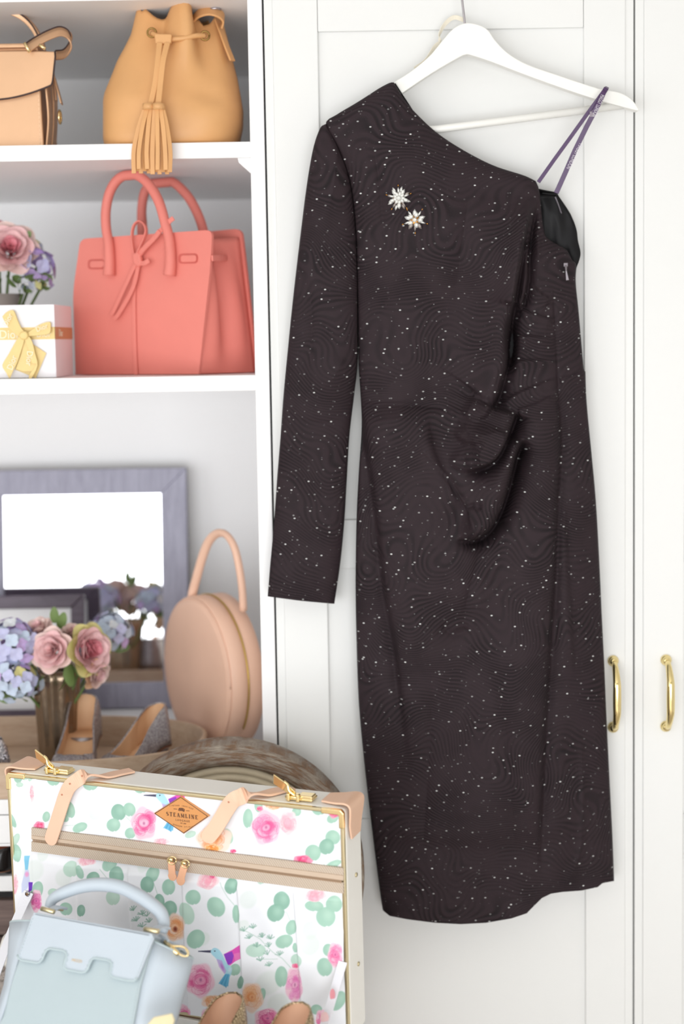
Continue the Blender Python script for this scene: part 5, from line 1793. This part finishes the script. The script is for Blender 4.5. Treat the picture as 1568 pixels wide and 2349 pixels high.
# --- zip tape, coil, pulls
def tape_mat():
    m_ = bpy.data.materials.new('herringbone_tape')
    t = NT(m_)
    co = t.n('ShaderNodeTexCoord')
    mp = t.n('ShaderNodeMapping')
    mp.inputs['Rotation'].default_value = (0, math.radians(35), 0)
    t.l(co.outputs['Object'], mp.inputs[0])
    wv = t.n('ShaderNodeTexWave', wave_type='BANDS', bands_direction='X')
    wv.inputs['Scale'].default_value = 130
    t.l(mp.outputs[0], wv.inputs['Vector'])
    mx = t.n('ShaderNodeMix', data_type='RGBA')
    mx.inputs[6].default_value = (*lin((184, 166, 148)), 1)
    mx.inputs[7].default_value = (*lin((210, 194, 176)), 1)
    t.l(wv.outputs['Fac'], mx.inputs[0])
    t.l(mx.outputs[2], t.b.inputs['Base Color'])
    t.b.inputs['Roughness'].default_value = .8
    bp = t.n('ShaderNodeBump')
    bp.inputs['Strength'].default_value = .4
    bp.inputs['Distance'].default_value = .0006
    t.l(wv.outputs['Fac'], bp.inputs['Height'])
    t.l(bp.outputs[0], t.b.inputs['Normal'])
    return m_


TAPE = tape_mat()
TAPES = mat('tape_satin', (206, 184, 162), .6, var=.04)
COIL = mat('zip_coil', (190, 160, 132), .5, var=.05)


def lid_strip(name, x0, x1, ya0, ya1, yb0, yb1, n0, n1, material, n=24):
    """Band across the lid between two pixel lines, upper ya0->ya1, lower yb0->yb1."""
    rings = []
    for i in range(n + 1):
        t = i / n
        x = x0 + (x1 - x0) * t
        p, q = LP.hit(x, ya0 + (ya1 - ya0) * t, n1), LP.hit(x, yb0 + (yb1 - yb0) * t, n1)
        rings.append([p, q, q - LP.N * (n1 - n0), p - LP.N * (n1 - n0)])
    return loft(name, rings, material, case, smooth=False)


lid_strip('zip_tape', 72, 787, 1899, 1992, 1925, 2019, .002, .0052, TAPE)
lid_strip('zip_tape', 72, 787, 1931, 2025, 1953, 2050, .002, .0062, TAPE)
lid_strip('tape_edge', 72, 787, 1917, 2009, 1924, 2020, .004, .0066, TAPES)
vs, fs = [], []
for i in range(300):
    t = i / 299
    x = 76 + (782 - 76) * t
    y = 1928 + (2022 - 1928) * t
    c = LP.hit(x, y, .0062)
    for sg in (1, -1):
        k = len(vs)
        a = c + LP.V * (.0010 * sg)
        for (du, dv, dn) in ((-.00045, -.0011, 0), (.00045, -.0011, 0), (.00045, .0011, 0), (-.00045, .0011, 0), (-.0003, -.0007, .0008), (.0003, -.0007, .0008), (.0003, .0007, .0008), (-.0003, .0007, .0008)):
            vs.append(a + LP.U * du + LP.V * dv + LP.N * dn)
        fs += [tuple(k + q for q in f) for f in ((4, 5, 6, 7), (0, 1, 5, 4), (1, 2, 6, 5), (2, 3, 7, 6), (3, 0, 4, 7))]
o = mobj('zip_coil', vs, fs, COIL, case)
o['kind'] = 'stuff'
for (x, y, tx, ty) in ((400, 1966, 396, 2020), (430, 1974, 412, 2030)):
    u0, v0 = LP.uv(x, y)
    obox('zip_slider', LP, (u0, v0, .0105), (.0075, .0062, .005), GOLD, case, .0015, -.12)
    p0 = LP.hit(x - 4, y - 3, .0135)
    rg = [LP.hit(x - 5 + 9 * math.cos(a), y + 8 + 9 * math.sin(a), .0135) for a in np.linspace(0, 2 * math.pi, 15)]
    tube('pull_ring', rg, .0009, GOLD, case, 6)
    pth = spline([LP.hit(x - 7, y + 12, .013), LP.hit((x + tx) / 2 - 4, (y + ty) / 2 + 4, .0125), LP.hit(tx, ty, .0115)], 6)
    n = len(pth)
    ribbon('leather_pull', pth, LP.U, [.0092 if i < n - 4 else .0115 * math.sqrt(max(.08, 1 - ((i - n + 4) / 3.2) ** 2)) for i in range(n)], .0022, mat('pull_leather', (250, 190, 152), .5, var=.05), case)

# --- badge
BADGE = mat('copper_badge', (226, 160, 100), .42, .35, var=.04)
BINK = mat('badge_engraving', (110, 74, 58), .5, .2)
bpx = [(352, 1866), (414, 1827), (479, 1873), (421, 1913)]
prism('badge_plate', [LP.hit(x, y, .0052) for x, y in bpx], -LP.N * .0042, BADGE, case, .0006)
ctr = (416, 1870)
inn = [(ctr[0] + (x - ctr[0]) * .955, ctr[1] + (y - ctr[1]) * .955) for x, y in bpx]
for i in range(4):
    a, b = LP.hit(*inn[i], .0053), LP.hit(*inn[(i + 1) % 4], .0053)
    tube('badge_border', [a, b], .00045, BINK, case, 6)
bu = (LP.hit(440, 1871.5, .005) - LP.hit(390, 1865.5, .005)).normalized()
bv = LP.N.cross(bu).normalized()


def badge_text(s, x, y, size, spacing=1.15, squash=1.0, name='badge_lettering'):
    return text_mesh(name, s, tuple(LP.hit(x, y, .0054)), bu, bv, size, BINK, case, .00012, squash=squash, spacing=spacing)


# serif capitals drawn from stems, hairlines and slab feet
def serif_word(word, x, y, h, adv):
    o0 = LP.hit(x, y, .0055)
    G_ = {'S': [(.5, .9, .12, .9, .08), (.12, .9, .12, .55, .2), (.12, .55, .5, .45, .16), (.5, .45, .5, .1, .2), (.5, .1, .12, .1, .08)],
          'T': [(.32, 0, .32, 1, .22), (0, .96, .64, .96, .08), (.02, .8, .02, .96, .06), (.62, .8, .62, .96, .06), (.14, .03, .5, .03, .06)],
          'E': [(.14, 0, .14, 1, .22), (0, .96, .58, .96, .08), (0, .04, .6, .04, .08), (.14, .5, .46, .5, .07), (.58, .8, .58, .96, .06), (.6, .04, .6, .2, .06)],
          'A': [(.05, .0, .33, 1, .07), (.33, 1, .62, 0, .22), (.15, .33, .5, .33, .06), (-.06, .03, .16, .03, .06), (.45, .03, .78, .03, .06)],
          'M': [(.08, 0, .08, 1, .07), (.1, 1, .42, .1, .18), (.42, .1, .74, 1, .06), (.74, 0, .74, 1, .2), (-.06, .03, .22, .03, .06), (.58, .03, .9, .03, .06)],
          'L': [(.14, 0, .14, 1, .22), (0, .04, .58, .04, .08), (.58, .04, .58, .24, .06), (0, .97, .3, .97, .06)],
          'I': [(.16, 0, .16, 1, .22), (0, .03, .32, .03, .06), (0, .97, .32, .97, .06)],
          'N': [(.08, 0, .08, 1, .07), (.08, 1, .6, 0, .2), (.62, 0, .62, 1, .07), (-.06, .03, .22, .03, .06), (-.06, .97, .14, .97, .06), (.48, .97, .76, .97, .06)]}
    tot = sum(adv.get(ch, .95) for ch in word)
    px_ = -tot / 2
    for ch in word:
        vs, fs = [], []
        for (x0, y0, x1, y1, w) in G_[ch]:
            d = Vector((x1 - x0, y1 - y0)).normalized()
            nn = Vector((-d.y, d.x)) * w / 2
            k = len(vs)
            for (qx, qy) in ((x0 + nn.x, y0 + nn.y), (x0 - nn.x, y0 - nn.y), (x1 - nn.x, y1 - nn.y), (x1 + nn.x, y1 + nn.y)):
                for dn in (0, .0002):
                    vs.append(o0 + bu * ((px_ + qx) * h) + bv * ((qy - .5) * h) + LP.N * dn)
            fs += [tuple(k + q for q in f) for f in ((1, 3, 5, 7), (0, 2, 3, 1), (2, 4, 5, 3), (4, 6, 7, 5), (6, 0, 1, 7))]
        fix_normals(mobj('badge_letter', vs, fs, BINK, case))
        px_ += adv.get(ch, .95)


serif_word('STEAMLINE', 418.5, 1871, .0050, {'S': .95, 'T': 1.0, 'E': .98, 'A': 1.05, 'M': 1.2, 'L': .95, 'I': .68, 'N': 1.05})
badge_text('LUGGAGE', 418.5, 1882.5, .0034, 1.35)
badge_text('EST. 2008', 420, 1889, .0017, 1.1)


def arc_text(s, x, y, size, step, bend):
    n = len(s)
    for i, ch in enumerate(s):
        if ch == ' ':
            continue
        k = i - (n - 1) / 2
        xx = x + k * step
        yy = y + bend * (k / (n / 2)) ** 2 + k * step * .125
        text_mesh('badge_lettering', ch, tuple(LP.hit(xx, yy, .0054)), bu, bv, size, BINK, case, .0001)


arc_text('VINTAGE INSPIRED', 415.5, 1848.5, .0021, 3.5, 4.5)
arc_text('MODERN SPIRIT', 419.5, 1896.5, .0021, 3.6, -3.0)
for k in range(3):                       # knot emblem
    tube('badge_knot', [LP.hit(416 + (7 - k) * math.cos(a), 1857.5 + (2.6 + (k % 2)) * math.sin(a + k) + .8 * math.cos(2 * a), .0055) for a in np.linspace(0, 2 * math.pi, 17)], .0004, BINK, case, 5)
for (xa, xb, yy) in ((398, 406, 1855.5), (427, 434, 1859.5)):
    tube('badge_dash', [LP.hit(xa, yy, .0054), LP.hit(xb, yy + .8, .0054)], .0003, BINK, case, 5)

# --- straps over the lid
TOPV = LH + .0022


def lid_strap(front, u_top, w, holes):
    p0 = [LP.at(u_top + .030, TOPV, -.045), LP.at(u_top + .020, TOPV + .0005, -.03), LP.at(u_top + .008, TOPV + .001, -.012)]
    pth = spline(p0 + [LP.hit(x, y, off) for (x, y, off) in front], 6)
    n = len(pth)
    ws = []
    L_ = [0]
    for i in range(1, n):
        L_.append(L_[-1] + (pth[i] - pth[i - 1]).length)
    for i in range(n):
        e = L_[-1] - L_[i]
        ws.append(w if e > w / 2 else max(.0015, w * math.sqrt(max(0, 1 - ((w / 2 - e) / (w / 2)) ** 2))))
    o = ribbon('leather_strap', pth, LP.U, ws, .0026, NUDE, case)
    for (x, y, off) in holes:
        c = LP.hit(x, y, off)
        tube('strap_hole', [c, c + LP.N * .0004], .0011, NUDE_E, case, 8)
    return pth


u1, _ = LP.uv(205, 1772)
lid_strap([(199, 1777, .0045), (178, 1789, .0075), (160, 1804, .0085), (149, 1826, .008), (141, 1850, .008), (130, 1885, .0085), (117, 1925, .009), (113, 1937, .009)], u1 + .004, .0178, [(188, 1768 + 12, .0085), (160, 1790 + 8, .0105), (142, 1823, .0098)])
u2, _ = LP.uv(590, 1817)
lid_strap([(570, 1820, .0045), (552, 1828, .0075), (535, 1836, .0085), (520, 1856, .008), (507, 1878, .008), (492, 1902, .0088), (474, 1924, .0095), (470, 1930, .0095)], u2 - .006, .0190, [(572, 1807 + 14, .0065), (524, 1834 + 6, .0102)])


# --- latches
def latch(x, y):
    u0, _ = LP.uv(x, y)
    TPn = Plane(LP.at(u0, LH, -.016), LP.U, -LP.N)          # plane lying on the top edge: u along, v into depth, n up
    n_up = 1 if TPn.N.dot(LP.V) > 0 else -1

    def bx(nm, c, s, rot=0):
        return obox(nm, TPn, (c[0], c[1], c[2] * n_up), s, GOLD, case, .0010, rot)
    bx('latch_plate', (.006, 0, .003), (.034, .018, .003))
    bx('latch_plate', (.014, -.002, .0060), (.018, .014, .004))
    bx('latch_hinge', (-.006, -.010, .0055), (.004, .006, .009))
    bx('latch_hinge', (.006, -.010, .0055), (.004, .006, .009))
    a, b = TPn.at(.0, -.004, .006 * n_up), TPn.at(-.030, .002, .021 * n_up)
    w = TPn.V
    ribbon('latch_lever', [a, a.lerp(b, .5) + LP.V * .001, b], LP.V * .75 + LP.U * .55 - w * .6, [.013, .016, .0175], .0022, GOLD, case)
    tube('latch_hook', spline([TPn.at(.002, -.006, .005 * n_up), TPn.at(-.006, -.008, .012 * n_up), TPn.at(-.008, -.007, .019 * n_up), TPn.at(-.013, -.006, .022 * n_up)], 4), .0018, GOLD, case, 8)
    tube('latch_pin', [TPn.at(-.010, -.010, .0055 * n_up), TPn.at(.010, -.010, .0055 * n_up)], .0016, GOLD, case, 8)


latch(112, 1776)
latch(668, 1838)

# --- leather corners and brass corner
def corner(side):
    u0 = 0 if side < 0 else W_
    s = side
    pts = [LP.at(u0 - s * .034, TOPV, -.026), LP.at(u0 - s * .016, TOPV + .0008, -.026), LP.at(u0 - s * .002, TOPV + .0022, -.026), LP.at(u0 + s * .0045, TOPV - .001, -.026), LP.at(u0 + s * .0048, TOPV - .010, -.026), LP.at(u0 + s * .0030, TOPV - .026, -.026), LP.at(u0 + s * .0028, TOPV - .042, -.026)]
    pth = spline(pts, 6)
    n = len(pth)
    ws = [.046 * (.40 + .60 * math.sin(math.pi * min(1, max(0, (i + 3) / (n + 5)))) ** .7) for i in range(n)]
    ribbon('leather_corner', pth, LP.N, ws, .0024, NUDE, case)


corner(1)
corner(-1)
ring = [(.0, LH - .022), (.0, LH - .004), (.004, LH), (.028, LH), (.028, LH - .0062), (.0075, LH - .0062), (.0062, LH - .0075), (.0062, LH - .022)]
prism('brass_corner', [LP.at(a, b, .0042) for a, b in ring], -LP.N * .006, GOLD, case, .0008)
prism('brass_corner', [LP.at(W_ - a, b, .0042) for a, b in ring][::-1], -LP.N * .006, GOLD, case, .0008)
for v_ in (.09, .20):
    tube('side_rivet', [LP.at(W_, LH - v_, -.030), LP.at(W_ + .0015, LH - v_, -.030)], .0026, PALEGOLD, case, 10)

# --- lower half of the case (open tray on the bench), hinged to the lid
BW = .31
HUD = LP.at(0, 0, 0)
FWv = -backv
base_rim = LP.at(0, 0).z - .002
for (nm, a0, a1, b0, b1) in (('base_wall', 0, W_, 0, .006), ('base_wall', 0, W_, BW - .006, BW), ('base_wall', 0, .006, 0, BW), ('base_wall', W_ - .006, W_, 0, BW)):
    q = [HUD + LU * a + FWv * b for (a, b) in ((a0, b0), (a1, b0), (a1, b1), (a0, b1))]
    prism(nm, [Vector((p.x, p.y, base_rim)) for p in q], (0, 0, -(base_rim - BZ - .001)), CREAM, case, .001)
q = [HUD + LU * a + FWv * b for (a, b) in ((.006, .006), (W_ - .006, .006), (W_ - .006, BW - .006), (.006, BW - .006))]
prism('base_floor', [Vector((p.x, p.y, BZ + .006)) for p in q], (0, 0, -.005), CREAM, case)
SATIN = mat('white_satin', (240, 240, 246), .45, var=.02)
FZ = .640
prism('base_lining', [Vector((p.x, p.y, FZ)) for p in q], (0, 0, -(FZ - BZ - .008)), SATIN, case, .004)
# lid stays: printed ribbons
for (pts, w) in (([(66, 2046, .006), (52, 2078, .016), (30, 2130, .040), (4, 2196, .075), (-30, 2290, .12)], .0165), ([(786, 2206, .006), (776, 2240, .016), (760, 2296, .035), (744, 2349, .06), (720, 2420, .09)], .0120)):
    ribbon('lid_stay', spline([LP.hit(*p) for p in pts], 5), LP.U * 1.0 + LP.V * .35, w, .0012, SATIN, case)
c = LP.hit(64, 2050, .0085)
tube('snap_stud', [c - LP.N * .001, c + LP.N * .0016], .0034, STEEL, case, 14)
tube('snap_cap', [c + LP.N * .001, c + LP.N * .0024], .0018, mat('dull_bronze', (150, 120, 90), .4, .9), case, 12)
# printed buds on the right stay
for (x, y, off, c_) in ((762, 2282, .034, 'rose'), (744, 2335, .058, 'pink')):
    prism('stay_print', [LP.hit(x + 6 * math.cos(a) * (1 if c_ == 'rose' else 1.6), y + 14 * math.sin(a), off) for a in np.linspace(0, 2 * math.pi, 15)[:-1]], -LP.N * .0004, FM[c_], case)

# folded blanket in the case, under the blue bag
FBL = thing('folded_blanket', 'folded cream blanket inside the suitcase under the pale blue bag', 'blanket', tuple(HUD + LU * .08 + FWv * .12 + Vector((0, 0, FZ - HUD.z))))

# ================================================================== PALE BLUE HANDBAG
BGD = 1.64
a0 = CAM + ray(80, 2096) * BGD
yaw = math.radians(24)
best = None
for i in range(400):
    tt_ = .75 + i * .0008
    b0 = CAM + ray(352, 2148) * (BGD * tt_)
    d = b0 - a0
    err = abs(math.atan2(-d.y, d.x) - yaw)
    if best is None or err < best[0]:
        best = (err, b0)
b0 = best[1]
BU = (b0 - a0).normalized()
N0 = BU.cross(Vector((0, 0, 1))).normalized()      # towards room
V0 = N0.cross(BU).normalized()
mid = (a0 + b0) / 2
best = None
for i in range(-60, 61):
    ph = i * .012
    vv = V0 * math.cos(ph) + N0 * math.sin(ph)
    q = mid - vv * .12
    z = (q - CAM)
    px_, py_ = CX + F_PX * z.dot(RIGHT) / z.dot(FWD), CY - F_PX * z.dot(UP) / z.dot(FWD)
    mx_, my_ = 216, 2122
    dirx = (px_ - mx_) / (py_ - my_)
    err = abs(dirx - (-62 / 228.0))
    if best is None or err < best[0]:
        best = (err, vv, ph)
BVv = best[1]
BP = Plane(a0, BU, BVv)
hb = thing('top_handle_bag', 'pale ice blue leather handbag with notched flap and gold hardware in the suitcase', 'handbag', tuple(BP.hit(150, 2349)))
BD = .072
body_px = roundpoly([(78, 2100), (352, 2152), (322, 2260), (292, 2420), (-18, 2372), (6, 2334), (30, 2240)], [4, 4, 0, 12, 14, 8, 10])
prism('front_panel', [BP.hit(x, y, 0) for x, y in body_px], -BP.N * .004, ICE2, hb, .0014, 3)
bl_px = [BP.uv(x, y) for x, y in ((80, 2100), (350, 2150), (292, 2420), (-16, 2372))]
prism('bag_body', [BP.at(u_, v_, -.004) for u_, v_ in bl_px], -BP.N * (BD - .004), ICE2, hb, .003, 3)
# flap with two square notches
flap_px = [(82, 2093)] + [(348, 2141), (352, 2152), (316, 2243)] + \
    [(308, 2250), (296, 2250), (262, 2243), (254, 2238), (252, 2230), (256, 2212), (254, 2206), (246, 2202), (218, 2198), (211, 2201), (205, 2212), (202, 2222), (195, 2230), (186, 2231), (154, 2225), (147, 2219), (148, 2208), (153, 2194), (152, 2186), (145, 2181), (116, 2176), (108, 2179), (103, 2186), (98, 2199), (92, 2207), (84, 2209), (50, 2203), (42, 2198), (40, 2190)] + [(72, 2102)]
prism('flap', [BP.hit(x, y, .0050) for x, y in flap_px], -BP.N * .004, ICE, hb, .0013, 3)
top4 = [BP.at(*BP.uv(82, 2094), .005), BP.at(*BP.uv(350, 2143), .005)]
prism('flap_top', [top4[0], top4[1], top4[1] - BP.N * (BD + .004), top4[0] - BP.N * (BD + .004)], -BP.V * .004, ICE, hb, .0013, 2)
tube('flap_edge', [BP.hit(x, y, .0048) for x, y in flap_px[3:-1]], .0012, ICE_S, hb, 6)
# stitch dashes along the flap and body edges
def stitches(pts, off, inset_px, pitch=.0036):
    ln = [BP.hit(x, y, off) for x, y in pts]
    for i in range(len(ln) - 1):
        a, b = ln[i], ln[i + 1]
        L_ = (b - a).length
        n = max(1, int(L_ / pitch))
        d = (b - a).normalized()
        for k in range(n):
            c0 = a + d * (L_ * (k + .2) / n)
            c1 = a + d * (L_ * (k + .7) / n)
            yield c0, c1


vs, fs = [], []
fi = [(ctr_x, ctr_y) for ctr_x, ctr_y in flap_px[2:]]
cen = Vector((200, 2150))
inner = []
for i in range(2, len(flap_px)):
    p_, q_, r_ = Vector(flap_px[i - 1]), Vector(flap_px[i]), Vector(flap_px[(i + 1) % len(flap_px)])
    tg = (r_ - p_).normalized()
    nrm = Vector((-tg.y, tg.x))
    inner.append((q_.x + nrm.x * 4.2, q_.y + nrm.y * 4.2))
for c0, c1 in list(stitches(inner, .0053, 0)) + list(stitches([(72, 2112), (26, 2250), (10, 2334)], .0003, 0)) + list(stitches([(342, 2160), (316, 2262), (290, 2400)], .0003, 0)):
    e = BP.N.cross(c1 - c0).normalized() * .0003
    k = len(vs)
    vs += [c0 + e, c1 + e, c1 - e, c0 - e]
    vs += [p + BP.N * .0004 for p in vs[k:k + 4]]
    fs += [tuple(k + q for q in f) for f in ((4, 5, 6, 7), (0, 1, 5, 4), (1, 2, 6, 5), (2, 3, 7, 6), (3, 0, 4, 7))]
o = mobj('stitching', vs, fs, ICE_S, hb)
o['kind'] = 'stuff'
text_mesh('stamped_lettering', 'MEZZI', tuple(BP.hit(176, 2204, .0054)), (BP.hit(190, 2206, 0) - BP.hit(160, 2201, 0)), BP.V, .0040, mat('gold_foil', (226, 190, 130), .4, .4), hb, .0001, spacing=1.25)
# gussets flaring out at both sides
def side_gusset(px_outer, px_inner, nm, flare):
    NSg = len(px_outer)
    vs, fs = [], []
    K = 10
    for i in range(NSg):
        a = BP.hit(*px_inner[i], -.003)
        b = BP.hit(*px_outer[i], -BD * .55)
        c = a - BP.N * (BD * .98)
        for j in range(K + 1):
            t = j / K
            vs.append(a * (1 - t) ** 2 + (b * 2 - (a + c) * .5) * 2 * t * (1 - t) + c * t * t)
    for i in range(NSg - 1):
        for j in range(K):
            q = i * (K + 1) + j
            fs.append((q, q + 1, q + K + 2, q + K + 1))
    o = mobj(nm, vs, fs, ICE, hb, True)
    solid(o, .0022, 0)
    tube('gusset_binding', vs[:K + 1], .0014, ICE_S, hb, 6)


side_gusset([(438, 2198), (428, 2240), (414, 2290), (398, 2349), (380, 2420)], [(350, 2158), (336, 2205), (322, 2256), (306, 2330), (292, 2415)], 'gusset', 1)
side_gusset([(28, 2118), (26, 2160), (24, 2210), (18, 2260), (-14, 2372)], [(72, 2112), (56, 2160), (40, 2212), (26, 2270), (-6, 2366)], 'gusset', -1)
# handle
hpts = [(112, 2082), (122, 2062), (150, 2046), (190, 2033), (232, 2029), (275, 2035), (315, 2053), (350, 2076), (370, 2096), (376, 2120), (372, 2140)]
hh_ = spline([BP.hit(x, y, -.026) for x, y in hpts], 5)
n = len(hh_)
tube('top_handle', hh_, [.0050 + .0030 * math.sin(math.pi * min(1, max(0, i / (n - 1)))) ** .5 for i in range(n)], ICE, hb, 12)
tube('handle_seam', [p + BP.V * .0062 + BP.N * .002 for p in hh_[4:-4]], .0008, ICE_S, hb, 6)
for (xa, ya_, xb, yb_) in ((95, 2084, 124, 2092), (331, 2131, 364, 2137)):
    tube('handle_bar', [BP.hit(xa, ya_, .001), BP.hit(xb, yb_, .001)], .0027, PALEGOLD, hb, 10)
    tube('handle_bar', [BP.hit(xa + 24, ya_ - 2, -.045), BP.hit(xb + 20, yb_ - 6, -.045)], .0024, PALEGOLD, hb, 10)
    m0 = BP.hit((xa + xb) / 2 + 6, (ya_ + yb_) / 2, .001)
    ribbon('handle_tab', spline([m0, m0 - BP.N * .014 + BP.V * .006, m0 - BP.N * .028 + BP.V * .007], 4), BP.U, .010, .003, ICE, hb)
# strap clip in the right gusset
cp = [(384, 2166), (398, 2170), (420, 2172), (430, 2182), (430, 2192), (420, 2193), (408, 2186), (395, 2176)]
tube('strap_clip', spline([BP.hit(x, y, -.020) for x, y in cp] + [BP.hit(*cp[0], -.020)], 4), .0013, GOLD, hb, 8)
tube('clip_bar', [BP.hit(378, 2160, -.022), BP.hit(392, 2174, -.020), BP.hit(408, 2188, -.018)], .0026, GOLD, hb, 8)
ribbon('strap_end', spline([BP.hit(362, 2150, -.030), BP.hit(376, 2158, -.024), BP.hit(384, 2164, -.021)], 4), BP.V, .008, .002, ICE, hb)
prism('gold_tag', [BP.hit(x, y, .020) for x, y in [(352, 2333), (394, 2324), (400, 2340), (388, 2380), (336, 2380), (338, 2349)]], -BP.N * .002, PALEGOLD, hb, .0006)

lowz = min(BP.at(u_, v_, -BD).z for u_, v_ in bl_px)
low = min(BP.at(u_, v_, 0).z for u_, v_ in bl_px)
# blanket block carrying the bag
bt = min(lowz, low) - .001
pc_ = [BP.at(bl_px[2][0], bl_px[2][1], .004), BP.at(bl_px[3][0], bl_px[3][1], .004), BP.at(bl_px[3][0], bl_px[3][1], -BD - .004), BP.at(bl_px[2][0], bl_px[2][1], -BD - .004)]
nf = 4
for k in range(nf):
    z0, z1 = FZ + .001 + (bt - FZ - .001) * k / nf, FZ + .001 + (bt - FZ - .001) * (k + 1) / nf
    prism('blanket_fold', roundpoly([Vector((p.x, p.y, z1 - .0005)) for p in pc_], .01, 4), (0, 0, -(z1 - z0 - .001)), CREAM, FBL, .004, 3)

# ================================================================== GOLD PUMPS IN THE CASE
def snake_mat():
    m_ = bpy.data.materials.new('gold_snakeskin')
    t = NT(m_)
    co = t.n('ShaderNodeTexCoord')
    mp = t.n('ShaderNodeMapping')
    mp.inputs['Scale'].default_value = (260, 260, 520)
    t.l(co.outputs['Object'], mp.inputs[0])
    vo = t.n('ShaderNodeTexVoronoi', feature='DISTANCE_TO_EDGE')
    vo.inputs['Scale'].default_value = 1.0
    t.l(mp.outputs[0], vo.inputs['Vector'])
    cr = t.n('ShaderNodeValToRGB')
    cr.color_ramp.elements[0].position, cr.color_ramp.elements[1].position = .04, .16
    cr.color_ramp.elements[0].color = (*lin((96, 74, 50)), 1)
    cr.color_ramp.elements[1].color = (*lin((206, 184, 148)), 1)
    t.l(vo.outputs['Distance'], cr.inputs[0])
    t.l(cr.outputs[0], t.b.inputs['Base Color'])
    t.b.inputs['Metallic'].default_value = .6
    t.b.inputs['Roughness'].default_value = .32
    bp = t.n('ShaderNodeBump')
    bp.inputs['Strength'].default_value = .5
    bp.inputs['Distance'].default_value = .001
    t.l(vo.outputs['Distance'], bp.inputs['Height'])
    t.l(bp.outputs[0], t.b.inputs['Normal'])
    return m_


SNAKE = snake_mat()
BRL = mat('brown_kid_lining', (200, 158, 130), .5, var=.05)
PG = 'gold snakeskin pumps in the suitcase'
for (x, y, Y, rot, lab) in ((542, 2277, -.385, -118, 'gold snakeskin pump with brown lining standing beside the pale blue bag'), (694, 2299, -.440, -116, 'gold snakeskin pump with brown lining, between its pair and the right edge of the suitcase')):
    apex = P(x, y, Y)
    hh2 = apex.z - FZ - .004 - .058 - .001
    Mx = Matrix.Translation((apex.x, apex.y, FZ + .001)) @ Matrix.Rotation(math.radians(rot), 4, 'Z')
    pump('gold_pump', lab, Mx, SNAKE, BRL, hh2, .20, PG)
